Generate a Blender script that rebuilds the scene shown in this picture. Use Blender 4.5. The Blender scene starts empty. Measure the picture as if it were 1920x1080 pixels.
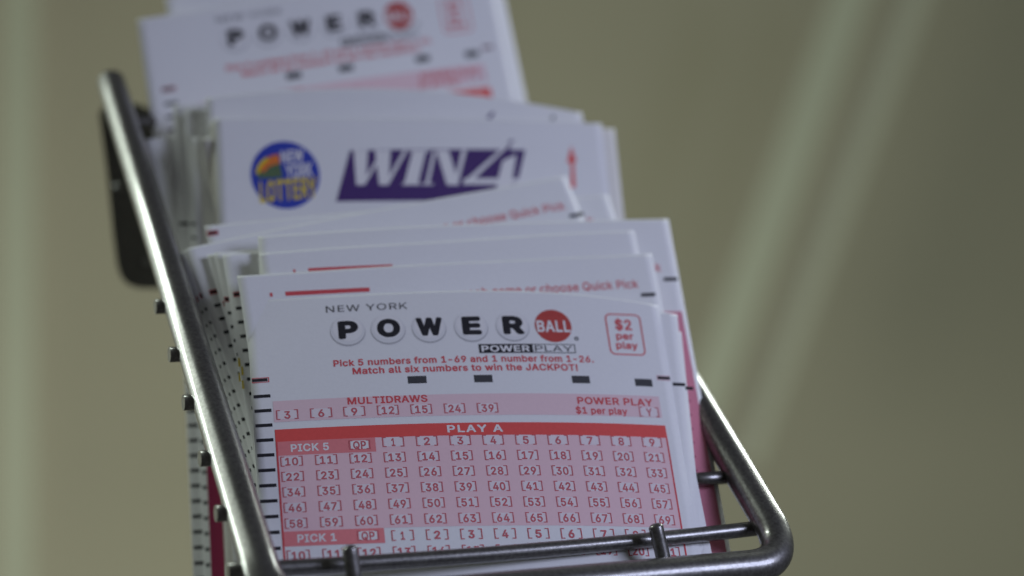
import bpy, math, random
import numpy as np
from mathutils import Vector, Matrix
from mathutils.geometry import tessellate_polygon

# ------------------------------------------------------------------ camera, light, exposure
scene = bpy.context.scene
C = scene.collection
F, CX, CY = 3600.0, 960.0, 540.0            # focal length and centre in photo pixels (1920 wide)
PITCH = math.radians(8.0)                   # the camera looks slightly down
CAM_AT = Vector((0.0, -0.36, 0.20))
cam_data = bpy.data.cameras.new('camera')
cam = bpy.data.objects.new('camera', cam_data); C.objects.link(cam)
cam.location = CAM_AT
cam.rotation_euler = (math.radians(90) - PITCH, 0, 0)
cam_data.sensor_width = 36.0
cam_data.lens = F * 36.0 / 1920.0
cam_data.clip_start = 0.02; cam_data.clip_end = 50
cam_data.dof.use_dof = True
cam_data.dof.focus_distance = 0.358
cam_data.dof.aperture_fstop = 7.2
cam_data.dof.aperture_blades = 0
scene.camera = cam

ROT = Matrix.Rotation(math.radians(90) - PITCH, 3, 'X')
def P(x, y, z):
    """survey point in mm (right, down, away from the viewpoint) -> world metres"""
    return CAM_AT + ROT @ (Vector((x, -y, -z)) * 0.001)
def pxz(px, py, z):
    return np.array([(px - CX) / F * z, (py - CY) / F * z, z])

world = bpy.data.worlds.new('World'); scene.world = world; world.use_nodes = True
wb = world.node_tree.nodes['Background']
wb.inputs[0].default_value = (0.92, 0.94, 0.92, 1); wb.inputs[1].default_value = 0.07
scene.view_settings.view_transform = 'Standard'
scene.view_settings.look = 'None'
scene.view_settings.exposure = 0; scene.view_settings.gamma = 1
scene.view_settings.use_curve_mapping = False

def area(name, pos, target, size, power, col, size_y=None):
    l = bpy.data.lights.new(name, 'AREA'); l.energy = power; l.color = col
    l.shape = 'RECTANGLE'; l.size = size; l.size_y = size_y or size
    o = bpy.data.objects.new(name, l); C.objects.link(o)
    o.location = pos
    o.rotation_euler = (target - pos).to_track_quat('-Z', 'Y').to_euler()
    return o

# ------------------------------------------------------------------ fitted frames (mm)
def rodr(w):
    w = np.array(w, float); t = np.linalg.norm(w); k = w / t
    K = np.array([[0, -k[2], k[1]], [k[2], 0, -k[0]], [-k[1], k[0], 0]])
    return np.eye(3) + math.sin(t) * K + (1 - math.cos(t)) * K @ K
SR = rodr((-0.59038, -0.22982, -0.05784))            # standing slip: columns across, down, into the stack
ST = np.array([-5.68276, 35.44238, 357.54139])
TY = np.array((-0.315, -0.606, 0.730)); TY /= np.linalg.norm(TY)   # back along the rails
TX = np.array((0.925, -0.024, 0.379)); TX -= TX @ TY * TY; TX /= np.linalg.norm(TX)   # across the rack
TN = np.cross(TX, TY)                                # up out of the rack
Z0 = 326.0 / 335.0
T0 = np.array([-43.63, 49.40, 335.0]) * Z0           # left end of the thin front bar
TW = 102.1 * Z0

def tray(x, y, n): return T0 + TX * x + TY * y + TN * n

mid_rail = tray(TW / 2, 60, 0)
centre = P(*mid_rail)
def lamp_dir(side, turn, at=None):
    """direction whose mirror image shows at a given turn round the rail"""
    at = mid_rail if at is None else at
    V = -at / np.linalg.norm(at)
    vy = V @ TY
    e1 = V - vy * TY; s = np.linalg.norm(e1); e1 /= s
    e2 = np.cross(TY, e1)
    if e2[0] < 0: e2 = -e2                            # e2 points right
    t = math.radians(turn)
    d = s * (math.cos(t) * e1 + side * math.sin(t) * e2) - vy * TY
    return d / np.linalg.norm(d)
def lamp_pos(side, turn, dist, at=None): return P(*((mid_rail if at is None else at) + lamp_dir(side, turn, at) * dist))
right_rail = tray(TW, 22, 0)
area('ceiling_light_left', lamp_pos(-1, 66, 1000), centre, 0.08, 9.5, (0.88, 1.0, 0.90), 1.1)
area('ceiling_light_right', lamp_pos(1, 122, 620, right_rail), P(*right_rail), 0.065, 1.9, (0.92, 1.0, 0.93), 0.30)
area('window_light', P(560, -230, 40), centre, 0.26, 2.75, (0.66, 0.715, 1.0), 0.26)
area('wall_fill_light', P(-620, 240, 540), P(-620, 240, 1900), 0.8, 8.6, (1.0, 0.97, 0.86), 0.4)  # added fill, faces away from the rack to brighten the wall behind

# ------------------------------------------------------------------ materials
def nodes(m): return m.node_tree.nodes, m.node_tree.links
def paper_mat(name, col, rough=0.62, var=0.06, scale=260):
    m = bpy.data.materials.new(name); m.use_nodes = True
    N, L = nodes(m); b = N['Principled BSDF']
    b.inputs['Roughness'].default_value = rough
    b.inputs['Specular IOR Level'].default_value = 0.3
    tc = N.new('ShaderNodeTexCoord')
    n1 = N.new('ShaderNodeTexNoise'); n1.inputs['Scale'].default_value = scale * 6; n1.inputs['Detail'].default_value = 4
    n2 = N.new('ShaderNodeTexNoise'); n2.inputs['Scale'].default_value = 28; n2.inputs['Detail'].default_value = 3
    mix = N.new('ShaderNodeMix'); mix.data_type = 'FLOAT'; mix.inputs[0].default_value = 0.5
    L.new(tc.outputs['Object'], n1.inputs['Vector']); L.new(tc.outputs['Object'], n2.inputs['Vector'])
    L.new(n1.outputs['Fac'], mix.inputs[2]); L.new(n2.outputs['Fac'], mix.inputs[3])
    r = N.new('ShaderNodeValToRGB')
    r.color_ramp.elements[0].position = 0.3; r.color_ramp.elements[1].position = 0.7
    lo = [max(0, c * (1 - var)) for c in col]; hi = [min(1, c * (1 + var)) for c in col]
    r.color_ramp.elements[0].color = (*lo, 1); r.color_ramp.elements[1].color = (*hi, 1)
    L.new(mix.outputs[0], r.inputs['Fac']); L.new(r.outputs['Color'], b.inputs['Base Color'])
    bp = N.new('ShaderNodeBump'); bp.inputs['Strength'].default_value = 0.12; bp.inputs['Distance'].default_value = 0.0002
    L.new(n1.outputs['Fac'], bp.inputs['Height']); L.new(bp.outputs['Normal'], b.inputs['Normal'])
    return m
def metal_mat(name, col, rough, metallic=0.85, coat=0.0):
    m = bpy.data.materials.new(name); m.use_nodes = True
    N, L = nodes(m); b = N['Principled BSDF']
    b.inputs['Metallic'].default_value = metallic
    b.inputs['Coat Weight'].default_value = coat; b.inputs['Coat Roughness'].default_value = 0.06
    tc = N.new('ShaderNodeTexCoord')
    n1 = N.new('ShaderNodeTexNoise'); n1.inputs['Scale'].default_value = 1600; n1.inputs['Detail'].default_value = 5
    n2 = N.new('ShaderNodeTexNoise'); n2.inputs['Scale'].default_value = 120; n2.inputs['Detail'].default_value = 4
    for n in (n1, n2): L.new(tc.outputs['Object'], n.inputs['Vector'])
    r = N.new('ShaderNodeValToRGB')
    r.color_ramp.elements[0].position = 0.30; r.color_ramp.elements[1].position = 0.72
    r.color_ramp.elements[0].color = (*[c * 0.7 for c in col], 1); r.color_ramp.elements[1].color = (*[c * 1.3 for c in col], 1)
    L.new(n1.outputs['Fac'], r.inputs['Fac']); L.new(r.outputs['Color'], b.inputs['Base Color'])
    mr = N.new('ShaderNodeMapRange'); mr.inputs[3].default_value = rough - 0.08; mr.inputs[4].default_value = rough + 0.12
    L.new(n2.outputs['Fac'], mr.inputs[0]); L.new(mr.outputs[0], b.inputs['Roughness'])
    bp = N.new('ShaderNodeBump'); bp.inputs['Strength'].default_value = 0.15; bp.inputs['Distance'].default_value = 0.0001
    L.new(n1.outputs['Fac'], bp.inputs['Height']); L.new(bp.outputs['Normal'], b.inputs['Normal'])
    return m

M = {
 'paper': paper_mat('white_paper', (0.80, 0.80, 0.80), var=0.03),
 'cream': paper_mat('cream_paper', (0.78, 0.76, 0.70), var=0.03),
 'white': paper_mat('unprinted_white', (0.80, 0.79, 0.79), var=0.03),
 'cell': paper_mat('light_pink_white', (0.80, 0.715, 0.74), var=0.03),
 'num': paper_mat('number_ink', (0.58, 0.135, 0.155), var=0.12),
 'ball': paper_mat('ball_grey', (0.74, 0.74, 0.75), var=0.02),
 'shade': paper_mat('ball_rim_grey', (0.47, 0.47, 0.48), var=0.05),
 'black': paper_mat('black_ink', (0.022, 0.021, 0.026), var=0.3),
 'grey': paper_mat('grey_ink', (0.06, 0.06, 0.065), var=0.2),
 'red': paper_mat('red_ink', (0.66, 0.09, 0.10), var=0.10),
 'redbar': paper_mat('red_band_ink', (0.78, 0.10, 0.09), var=0.06),
 'dred': paper_mat('dark_red_ink', (0.50, 0.07, 0.06), var=0.08),
 'head': paper_mat('rose_ink', (0.78, 0.24, 0.25), var=0.06),
 'pink': paper_mat('pink_tint', (0.82, 0.57, 0.60), var=0.03),
 'pale': paper_mat('pale_pink_tint', (0.80, 0.59, 0.62), var=0.03),
 'rose': paper_mat('pink_panel_ink', (0.66, 0.24, 0.32), var=0.05),
 'magenta': paper_mat('magenta_ink', (0.36, 0.035, 0.11), var=0.08),
 'purple': paper_mat('purple_ink', (0.068, 0.030, 0.155), var=0.08),
 'blue': paper_mat('blue_ink', (0.035, 0.06, 0.42), var=0.08),
 'yellow': paper_mat('yellow_ink', (0.72, 0.55, 0.03), var=0.08),
 'orange': paper_mat('orange_ink', (0.75, 0.20, 0.04), var=0.1),
 'green': paper_mat('green_ink', (0.10, 0.16, 0.08), var=0.2),
 'steel': metal_mat('brushed_steel', (0.165, 0.16, 0.152), 0.34, 0.8, 0.6),
 'dark': metal_mat('dark_steel', (0.085, 0.08, 0.072), 0.5, 0.4),
}

# ------------------------------------------------------------------ mesh helpers
def link(name, verts, faces, mats, parent=None, smooth=False, fm=None, origin=None):
    me = bpy.data.meshes.new(name)
    o0 = Vector((0, 0, 0)) if origin is None else origin
    me.from_pydata([Vector(v) - o0 for v in verts], [], faces)
    for m in (mats if isinstance(mats, list) else [mats]): me.materials.append(m)
    if fm: me.polygons.foreach_set('material_index', fm)
    if smooth: me.polygons.foreach_set('use_smooth', [True] * len(me.polygons))
    me.update()
    o = bpy.data.objects.new(name, me); C.objects.link(o)
    if parent is None:
        o.location = o0
    else:
        o.parent = parent; o.location = o0 - parent.location
    return o
def tag(o, label, cat, group=None):
    o['label'] = label; o['category'] = cat
    if group: o['group'] = group
    return o

def tube_geo(pts, r, seg=20, caps=True):
    pts = [Vector(p) for p in pts]; vs, fs = [], []
    up = Vector((0.13, 0.31, 0.94)); prev = None
    for i, p in enumerate(pts):
        d = (pts[min(i + 1, len(pts) - 1)] - pts[max(i - 1, 0)]).normalized()
        a = (up - up.dot(d) * d).normalized() if prev is None else (prev - prev.dot(d) * d).normalized()
        prev = a; b = d.cross(a)
        rr = r[i] if isinstance(r, (list, tuple)) else r
        for k in range(seg):
            t = 2 * math.pi * k / seg
            vs.append(p + a * (rr * math.cos(t)) + b * (rr * math.sin(t)))
    for i in range(len(pts) - 1):
        for k in range(seg):
            k2 = (k + 1) % seg
            fs.append((i * seg + k, i * seg + k2, (i + 1) * seg + k2, (i + 1) * seg + k))
    if caps:
        fs.append(tuple(range(seg - 1, -1, -1))); n = (len(pts) - 1) * seg
        fs.append(tuple(n + k for k in range(seg)))
    return vs, fs
def rounded_ends(pts, r, n=5):
    """tube with dome ends: extra rings at both ends, returns points and radii"""
    pts = [Vector(p) for p in pts]
    d0 = (pts[1] - pts[0]).normalized(); d1 = (pts[-1] - pts[-2]).normalized()
    a, ra, b, rb = [], [], [], []
    for i in range(n):
        t = (i + 0.4) / n * math.pi / 2
        a.append(pts[0] - d0 * (r * 0.6 * math.cos(t))); ra.append(r * math.sin(t))
        b.append(pts[-1] + d1 * (r * 0.6 * math.cos(t))); rb.append(r * math.sin(t))
    return a + pts + b[::-1], ra + [r] * len(pts) + rb[::-1]

# ------------------------------------------------------------------ lettering (built-in font -> flat mesh, cached)
# outlines of a plain grotesque alphabet in four weights: advance | contours of x y pairs (1000 per em)
FONT = ({
 ' ': '187|',
 'A': '479|204 509 270 510 277 505 460 1 401 0 394 3 345 139 339 143 137 142 85 1 19 1;239 450 158 208 158 201 315 200 322 204',
 'E': '418|372 1 61 2 61 508 370 508 371 458 368 453 125 451 125 287 351 286 355 280 355 235 349 229 125 227 124 63 130 57 370 57 374 51',
 'K': '467|446 1 370 2 199 242 125 165 123 2 61 2 61 508 118 510 124 506 125 246 363 507 445 508 244 287',
 'L': '393|63 509 118 510 124 506 125 59 358 57 362 51 360 1 61 2 60 504',
 'N': '523|61 508 130 510 138 506 401 86 400 506 406 510 461 508 460 1 387 1 213 273 123 421 124 4 118 0 61 2',
 'O': '533|265 517 325 509 382 485 431 442 463 394 473 368 486 330 493 263 485 175 464 115 431 65 392 31 373 20 327 1 270 -7 208 0 194 5 151 24 105 63 70 115 48 180 40 244 48 330 71 394 102 442 148 482 168 492 208 509;265 53 313 60 346 75 383 106 408 144 425 194 431 254 425 313 409 363 385 402 339 438 311 449 277 455 235 452 215 447 185 433 152 406 125 363 117 342 107 304 102 254 110 192 125 144 150 106 187 75 220 60',
 'P': '444|63 0 60 6 61 508 237 509 282 504 335 485 364 463 385 438 404 392 410 349 407 325 404 304 390 265 368 236 340 213 289 191 239 186 125 185 124 4 118 0;125 451 125 244 265 245 296 256 318 272 335 298 343 325 342 375 333 401 318 423 299 437 265 450',
 'Q': '533|463 -47 401 -47 356 11 325 0 270 -7 208 0 194 5 151 24 108 60 70 115 48 180 41 242 48 327 72 396 102 442 149 483 211 509 268 517 325 509 382 485 396 474 431 442 463 394 488 315 493 246 486 177 461 111 431 65 404 39 464 -42;254 455 223 449 194 438 151 404 125 363 117 342 107 304 102 254 110 192 125 144 150 106 187 75 220 60 268 53 313 60 316 65 248 158 313 158 362 94 368 93 385 108 409 146 426 196 431 254 425 313 408 364 383 404 349 433 318 447 280 455',
 'R': '449|61 508 237 510 287 505 332 490 366 465 375 454 395 423 407 382 410 351 404 306 390 270 368 241 315 208 424 1 351 3 252 189 242 198 125 196 124 4 118 0 61 2;125 451 125 256 265 257 299 267 326 289 342 325 345 358 335 401 318 426 299 440 265 450',
 'W': '686|668 508 530 2 461 0 453 6 342 429 318 323 231 4 225 0 156 1 18 508 77 510 83 506 194 69 306 508 375 510 381 506 492 70 602 506 608 510',
 'Y': '472|208 0 202 6 202 211 29 487 19 508 85 510 93 506 237 264 277 339 380 507 451 509 445 492 270 211 269 4 263 0',
 'a': '389|337 1 278 1 276 46 273 51 252 25 213 1 161 -9 137 -7 89 8 67 23 46 49 33 80 31 120 41 156 61 181 81 194 125 211 263 234 276 254 268 292 248 315 237 323 199 331 146 321 119 301 99 275 44 291 43 296 60 325 79 346 104 364 135 375 185 383 230 381 287 359 307 342 323 318 333 289 338 246;275 188 235 176 135 159 106 141 93 115 101 74 130 53 165 45 196 48 230 60 255 82 271 111 276 137',
 'c': '396|304 356 340 323 359 277 305 263 289 290 270 311 246 323 208 330 175 325 142 307 108 258 98 218 98 156 108 118 123 91 146 65 175 51 220 48 244 53 268 65 292 89 306 116 360 101 342 58 304 20 256 -2 218 -7 175 -5 158 -2 115 17 82 46 58 82 41 132 33 189 41 244 58 294 82 330 99 345 115 359 158 378 199 383 254 378',
 'e': '404|211 383 268 373 294 361 320 340 342 313 356 282 369 239 371 204 371 173 368 169 99 167 103 127 110 106 124 85 149 63 177 51 213 46 254 53 282 72 308 105 363 90 352 61 319 25 280 3 235 -7 199 -7 154 1 115 17 84 44 58 82 44 120 33 187 38 239 53 285 82 330 115 359 156 378;98 225 104 221 301 221 307 225 307 235 295 275 265 312 237 325 204 330 173 325 142 310 108 268',
 'g': '425|370 377 371 -18 366 -56 356 -77 327 -114 287 -137 273 -141 135 -140 82 -109 54 -68 99 -43 124 -68 163 -90 208 -97 249 -92 268 -83 286 -70 304 -46 312 -4 312 65 306 68 285 39 254 17 225 7 199 5 151 10 113 27 80 54 56 89 38 139 33 192 38 244 56 294 77 328 99 350 113 361 151 378 220 383 246 375 288 346 308 320 312 325 313 377;237 63 265 76 287 98 299 120 312 180 309 232 299 265 287 287 261 314 237 325 206 330 173 325 141 308 122 287 108 258 98 223 98 158 110 120 122 99 144 77 175 62 213 60',
 'h': '410|54 508 108 510 114 506 115 319 151 361 185 378 218 383 261 381 296 368 321 349 340 323 352 287 357 246 356 1 301 0 295 4 295 242 290 275 273 304 247 323 213 329 182 325 156 314 126 282 114 237 114 4 108 0 54 2',
 'i': '166|56 0 52 6 53 375 58 379 111 378 114 373 114 4 108 0;41 482 44 499 52 511 68 521 82 524 111 514 123 499 126 485 123 468 115 457 99 446 85 443 68 446 54 456',
 'k': '380|56 509 108 510 114 506 116 213 124 215 284 377 356 377 203 215 356 21 368 1 293 1 154 176 114 139 113 2 54 2 52 504',
 'm': '610|556 2 501 0 495 4 495 258 490 287 470 315 449 325 418 330 396 328 375 321 344 285 336 249 334 1 280 0 274 4 271 277 268 289 250 313 230 325 199 329 161 321 148 313 132 296 117 268 114 246 114 4 108 0 54 1 54 377 111 377 113 317 132 345 168 373 215 386 256 380 281 365 306 335 318 313 337 343 382 375 449 386 470 383 507 365 526 349 540 330 555 287',
 'o': '415|158 378 218 383 256 378 296 361 335 327 359 292 375 244 381 194 378 151 359 85 333 46 306 22 256 -2 218 -7 175 -5 158 -2 115 17 82 46 58 82 41 130 33 189 41 244 56 290 82 330 99 345 115 359;206 330 175 325 146 311 125 288 108 258 98 218 95 187 105 125 124 89 151 62 175 51 208 46 246 53 270 67 292 89 309 123 317 154 319 194 309 251 290 289 269 311 244 324',
 'r': '259|56 0 52 6 53 375 58 379 110 377 112 327 115 323 130 347 165 373 213 386 239 383 243 377 242 323 201 326 161 316 139 300 124 280 114 244 114 4 108 0',
 's': '365|251 373 278 358 300 337 321 296 321 289 268 279 250 308 235 321 220 328 185 333 154 328 129 315 113 294 110 268 113 258 127 241 175 222 273 195 304 173 326 139 331 106 325 75 308 43 288 23 258 5 204 -7 161 -7 113 3 84 18 60 42 44 68 38 94 92 106 106 79 125 60 154 48 187 45 218 51 246 64 261 80 267 96 267 115 257 132 237 147 108 184 73 207 53 239 48 268 51 304 70 338 87 354 118 371 170 383 206 383',
 'u': '410|54 377 108 379 114 375 114 139 119 106 136 77 161 58 199 50 227 53 249 63 268 77 284 99 295 139 295 375 301 379 356 377 356 1 299 2 296 64 283 44 254 15 208 -2 175 -5 149 -2 113 13 88 32 67 63 55 111',
}, {
 ' ': '200|',
 '0': '466|230 526 292 514 327 493 366 454 395 396 409 337 414 235 409 173 395 111 368 58 320 10 282 -9 220 -17 170 -9 142 5 123 17 86 56 60 106 43 175 38 265 43 335 58 394 85 450 125 493 144 504 173 518;227 450 194 442 175 430 151 401 131 354 122 306 119 268 122 201 132 151 148 111 173 80 199 65 225 60 256 65 285 83 304 108 321 149 333 230 328 323 321 361 305 396 280 429 258 442',
 '1': '466|396 -7 77 -10 67 -4 67 56 73 63 196 64 202 68 202 425 196 426 94 351 82 351 76 361 79 435 194 518 277 519 285 513 286 68 292 64 395 63 400 54 400 -1',
 '2': '466|60 -8 55 -1 55 46 60 58 269 282 302 332 310 370 299 413 285 428 268 440 218 450 187 442 161 426 148 408 139 382 137 363 130 353 63 353 57 361 60 399 74 442 105 482 137 504 177 521 230 526 273 521 311 506 352 473 371 449 385 418 390 365 380 313 345 254 177 68 392 66 397 58 397 -4 387 -10',
 '3': '466|65 518 370 519 380 513 380 456 246 301 313 285 345 265 380 227 397 187 402 135 397 99 387 76 350 27 309 1 270 -12 230 -17 163 -11 127 1 92 22 61 53 44 83 36 118 39 138 111 140 118 135 136 92 168 70 218 60 265 69 289 82 304 96 316 123 319 144 316 168 306 192 292 209 273 223 232 236 156 238 148 246 148 304 266 442 65 444 60 454 60 511',
 '4': '466|313 518 319 508 314 492 127 175 132 171 270 173 272 323 282 329 342 329 350 325 353 175 356 172 413 171 419 168 421 104 413 95 354 94 352 1 349 -7 280 -9 272 -1 270 94 37 96 31 104 31 163 236 511 246 519',
 '5': '466|370 518 376 508 376 451 370 444 161 442 148 327 151 322 175 335 218 343 265 340 299 330 325 316 357 287 373 265 390 232 400 185 395 115 380 75 342 26 313 5 270 -11 211 -17 175 -12 137 1 101 24 74 54 55 92 50 127 54 138 125 140 146 96 177 70 223 60 244 62 273 75 290 89 304 108 317 146 317 177 306 211 293 232 270 252 244 264 215 267 173 259 130 236 65 243 58 248 87 513 96 519',
 '6': '466|325 518 331 511 328 499 207 323 211 320 244 324 285 318 320 304 355 277 380 244 393 208 398 139 392 104 376 65 355 37 315 5 277 -11 258 -14 220 -17 180 -11 127 13 101 33 77 65 57 125 55 175 60 211 72 246 127 344 241 511 251 519;239 60 273 72 296 93 314 130 317 168 305 206 282 236 251 252 215 255 175 240 149 211 136 173 136 142 146 110 162 85 201 63',
 '7': '466|94 -9 89 -4 89 8 306 439 301 443 58 444 53 451 53 513 63 519 394 518 400 511 399 442 176 -4 168 -9',
 '8': '466|230 526 273 521 315 504 339 488 362 465 385 425 390 396 385 337 368 303 331 268 379 227 395 204 407 168 410 123 404 92 387 58 352 20 320 1 282 -11 218 -17 175 -12 135 1 95 25 63 60 48 89 43 151 53 194 70 223 120 268 83 304 67 335 60 380 64 418 72 437 99 476 139 506 182 521;126 130 139 96 156 79 199 62 242 60 282 71 311 93 323 118 326 146 314 182 301 198 282 211 246 224 206 224 170 211 145 192 129 161;143 377 148 349 165 322 182 310 225 301 263 308 287 322 302 344 309 375 299 413 287 428 270 440 227 449 182 440 165 428 148 401',
 '9': '466|127 -9 122 -1 124 11 245 187 173 189 127 208 93 237 72 268 57 308 55 363 60 404 75 439 98 470 139 504 175 518 220 526 280 518 313 504 344 481 376 442 395 389 398 327 395 304 382 263 330 173 212 -1 201 -9;251 447 220 450 180 437 162 423 148 404 138 375 136 342 148 299 177 267 211 255 242 255 275 267 295 285 314 325 317 363 304 401 287 426',
 'P': '457|56 -9 50 1 51 513 61 519 242 519 287 514 339 495 380 461 399 435 414 396 419 342 414 299 399 261 364 218 332 196 294 182 244 176 135 175 133 -4 125 -9;135 441 135 254 261 255 292 265 312 282 323 299 333 325 333 368 321 401 304 421 261 440',
 'Q': '546|471 -56 396 -56 351 -1 330 -9 275 -17 204 -9 189 -4 146 15 104 50 60 111 38 175 31 237 38 332 63 401 93 446 144 492 206 519 270 526 330 518 387 494 401 483 440 446 473 399 497 320 502 268 497 187 471 106 440 61 418 39 473 -37 476 -49;261 445 227 440 204 430 161 399 134 358 127 337 117 299 113 254 117 208 134 149 160 111 191 85 225 70 277 64 299 70 241 146 236 156 237 164 244 169 318 168 364 108 370 107 398 149 416 199 419 275 417 306 399 358 374 399 344 423 313 437',
 'Y': '485|201 -9 193 1 192 206 13 494 8 513 18 519 89 519 98 515 237 291 373 514 382 519 458 518 464 511 461 499 279 206 278 -4 270 -9',
 'a': '402|344 -7 273 -9 267 -1 265 21 218 -9 165 -19 132 -17 85 -2 60 15 36 44 24 75 22 125 34 165 56 190 76 204 120 221 227 236 258 244 265 254 255 294 235 312 206 319 185 319 151 311 127 294 101 264 36 282 32 287 32 296 48 327 73 355 99 373 130 385 180 393 235 390 292 368 317 346 332 323 343 294 348 251 348 1;266 170 182 159 135 147 112 132 105 120 103 106 110 80 135 63 170 55 194 58 225 70 245 87 261 115 267 142',
 'c': '409|308 366 349 327 371 282 369 270 301 253 294 258 278 287 261 304 235 317 199 319 180 316 149 299 117 254 107 213 107 161 117 123 132 96 150 75 180 60 215 57 258 72 282 93 295 123 308 126 361 114 371 106 371 94 352 54 309 11 261 -12 223 -17 170 -14 154 -11 111 8 74 39 48 77 31 127 24 194 31 249 48 299 74 337 94 355 111 368 154 387 194 393 258 388',
 'e': '417|151 387 218 393 273 383 295 373 325 350 343 330 366 287 378 244 381 170 375 160 108 157 120 111 135 89 154 72 185 60 218 57 249 63 277 81 295 108 304 114 368 100 373 94 373 82 361 56 345 35 313 8 285 -6 239 -17 194 -17 156 -11 115 5 73 41 48 77 34 115 24 194 29 244 44 289 75 338 111 368;110 232 292 231 297 235 285 270 261 302 232 316 194 319 151 304 135 288 117 263',
 'g': '438|375 387 381 377 381 -23 375 -61 364 -87 332 -124 304 -141 108 -138 69 -111 44 -75 46 -60 104 -31 129 -58 158 -78 199 -86 244 -83 277 -64 294 -42 302 1 302 37 299 39 254 5 230 -2 187 -5 146 1 113 15 72 46 46 85 29 135 24 187 29 249 46 299 69 335 94 359 108 371 146 387 182 393 230 392 261 380 301 350 303 380 308 387;213 319 177 316 149 301 132 282 120 258 107 215 107 165 120 125 132 104 148 87 173 74 201 69 232 72 258 84 276 101 295 139 302 187 297 237 278 282 256 304 232 316',
 'h': '423|49 518 115 519 123 513 125 351 146 371 180 387 211 393 246 393 268 390 301 378 330 355 349 327 362 292 367 251 367 1 361 -9 294 -9 287 -4 286 237 280 270 267 294 242 313 208 319 187 316 151 298 136 280 127 254 123 -4 113 -10 51 -9 44 -4 43 508',
 'i': '179|51 388 115 388 124 380 124 1 115 -9 51 -9 43 -1 43 377;34 504 49 521 63 530 77 533 104 530 115 524 133 504 136 487 133 463 118 445 104 436 89 433 63 436 46 448 34 465 31 485',
 'k': '393|49 518 115 519 124 511 125 234 280 387 361 388 368 382 367 370 216 215 380 7 380 -4 375 -9 287 -7 154 161 124 135 123 -4 115 -9 54 -10 44 -4 43 508',
 'm': '623|564 -6 556 -10 496 -10 487 -4 486 254 481 282 465 305 449 314 430 319 404 319 380 311 364 296 353 280 345 246 344 -4 335 -10 268 -7 264 1 262 273 259 285 244 304 225 316 199 319 165 311 151 302 136 285 126 261 123 -4 113 -10 46 -7 43 1 45 385 54 388 115 387 121 380 122 356 125 353 163 383 175 387 213 395 258 390 294 369 318 338 377 385 427 395 475 392 504 380 521 368 549 335 564 292',
 'o': '428|154 387 223 393 261 387 301 371 345 332 368 296 385 249 390 199 388 146 368 80 343 42 311 12 261 -11 223 -17 170 -14 154 -11 111 8 72 42 47 80 32 125 24 194 31 249 46 294 77 340 111 368;196 319 180 316 151 302 129 275 117 254 107 213 107 161 120 118 149 76 180 60 218 57 246 65 265 76 283 94 299 127 307 158 309 192 299 246 281 285 264 301 237 316',
 'r': '272|49 -9 43 1 44 382 51 388 115 387 121 382 122 361 125 358 146 376 177 390 211 395 246 392 252 382 250 315 239 312 206 317 165 306 145 292 127 258 123 -4 115 -9',
 's': '378|256 383 285 367 311 339 333 296 333 287 327 281 263 267 238 306 215 318 187 322 158 318 139 308 124 294 120 273 132 251 180 232 277 204 311 181 336 144 340 101 335 70 318 38 292 13 263 -4 208 -17 156 -17 108 -6 79 8 49 39 32 70 26 89 30 102 99 116 115 85 129 70 158 58 180 55 213 60 240 73 252 85 257 111 248 127 232 137 104 175 68 198 43 235 38 263 41 308 61 343 81 363 113 380 165 393 211 393',
 'u': '423|46 386 113 388 123 382 124 144 129 111 145 82 165 67 201 60 223 63 254 79 273 101 283 125 287 382 296 388 356 388 364 385 367 1 363 -7 294 -9 288 -1 288 27 285 30 258 5 227 -9 192 -14 146 -12 108 3 79 27 58 58 48 89 43 132 43 377',
}, {
 ' ': '218|',
 '!': '227|149 90 164 68 167 27 159 6 142 -14 123 -25 89 -28 70 -24 45 -6 32 15 29 54 36 75 56 98 73 107 113 109 135 102;135 136 61 136 49 143 43 154 38 513 43 525 56 533 137 533 148 527 155 515 152 156 148 144',
 '$': '477|196 607 249 607 258 602 267 589 268 537 323 523 368 495 399 461 418 423 424 396 423 370 408 355 330 355 315 365 299 405 285 417 270 423 267 420 268 306 323 287 370 261 414 215 431 168 431 120 425 87 406 49 373 12 330 -14 268 -30 266 -82 258 -93 249 -97 189 -95 179 -80 177 -30 123 -16 76 11 41 49 22 87 14 125 15 146 30 161 111 162 126 151 134 120 144 104 168 86 175 84 178 87 177 213 113 239 64 275 36 315 29 356 29 387 36 427 53 461 81 492 131 523 177 537 179 592 187 602;268 185 267 87 270 82 294 94 307 106 318 127 320 139 318 151 308 164 287 180;177 336 179 418 175 423 151 404 141 387 140 375 149 355',
 '-': '484|361 251 362 182 357 173 346 165 108 164 99 169 91 180 91 249 95 258 106 266 344 267 354 262',
 '.': '219|150 87 164 58 164 25 159 8 139 -14 120 -25 87 -28 61 -21 41 -4 27 25 26 54 32 73 46 93 75 109 113 109 127 104',
 '0': '484|235 540 282 533 301 526 337 505 378 463 409 401 424 342 429 230 424 168 409 106 378 46 335 1 288 -23 215 -31 165 -23 132 -6 113 5 74 46 46 101 29 170 24 270 29 339 44 399 73 459 115 505 139 518 170 533;232 433 196 426 180 414 163 392 145 349 136 301 133 263 136 206 146 156 161 118 185 91 204 79 223 76 254 82 273 94 290 115 306 154 319 235 314 318 306 356 292 389 269 418',
 '1': '484|404 -20 394 -24 73 -24 61 -19 53 -8 53 61 63 76 182 79 188 82 187 396 182 397 104 339 77 336 67 344 62 354 62 432 70 448 189 533 282 533 292 528 299 518 300 82 306 79 396 78 407 73 414 61 414 -4',
 '2': '484|51 -21 41 -6 44 61 257 292 287 339 295 375 285 406 265 423 230 433 206 433 187 426 168 409 153 377 152 358 139 341 58 339 44 354 43 382 48 418 60 446 94 493 127 516 173 535 235 540 277 535 318 520 364 482 383 458 399 423 405 361 397 318 357 244 213 82 397 80 412 63 410 -11 402 -20 392 -24 61 -24',
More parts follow.
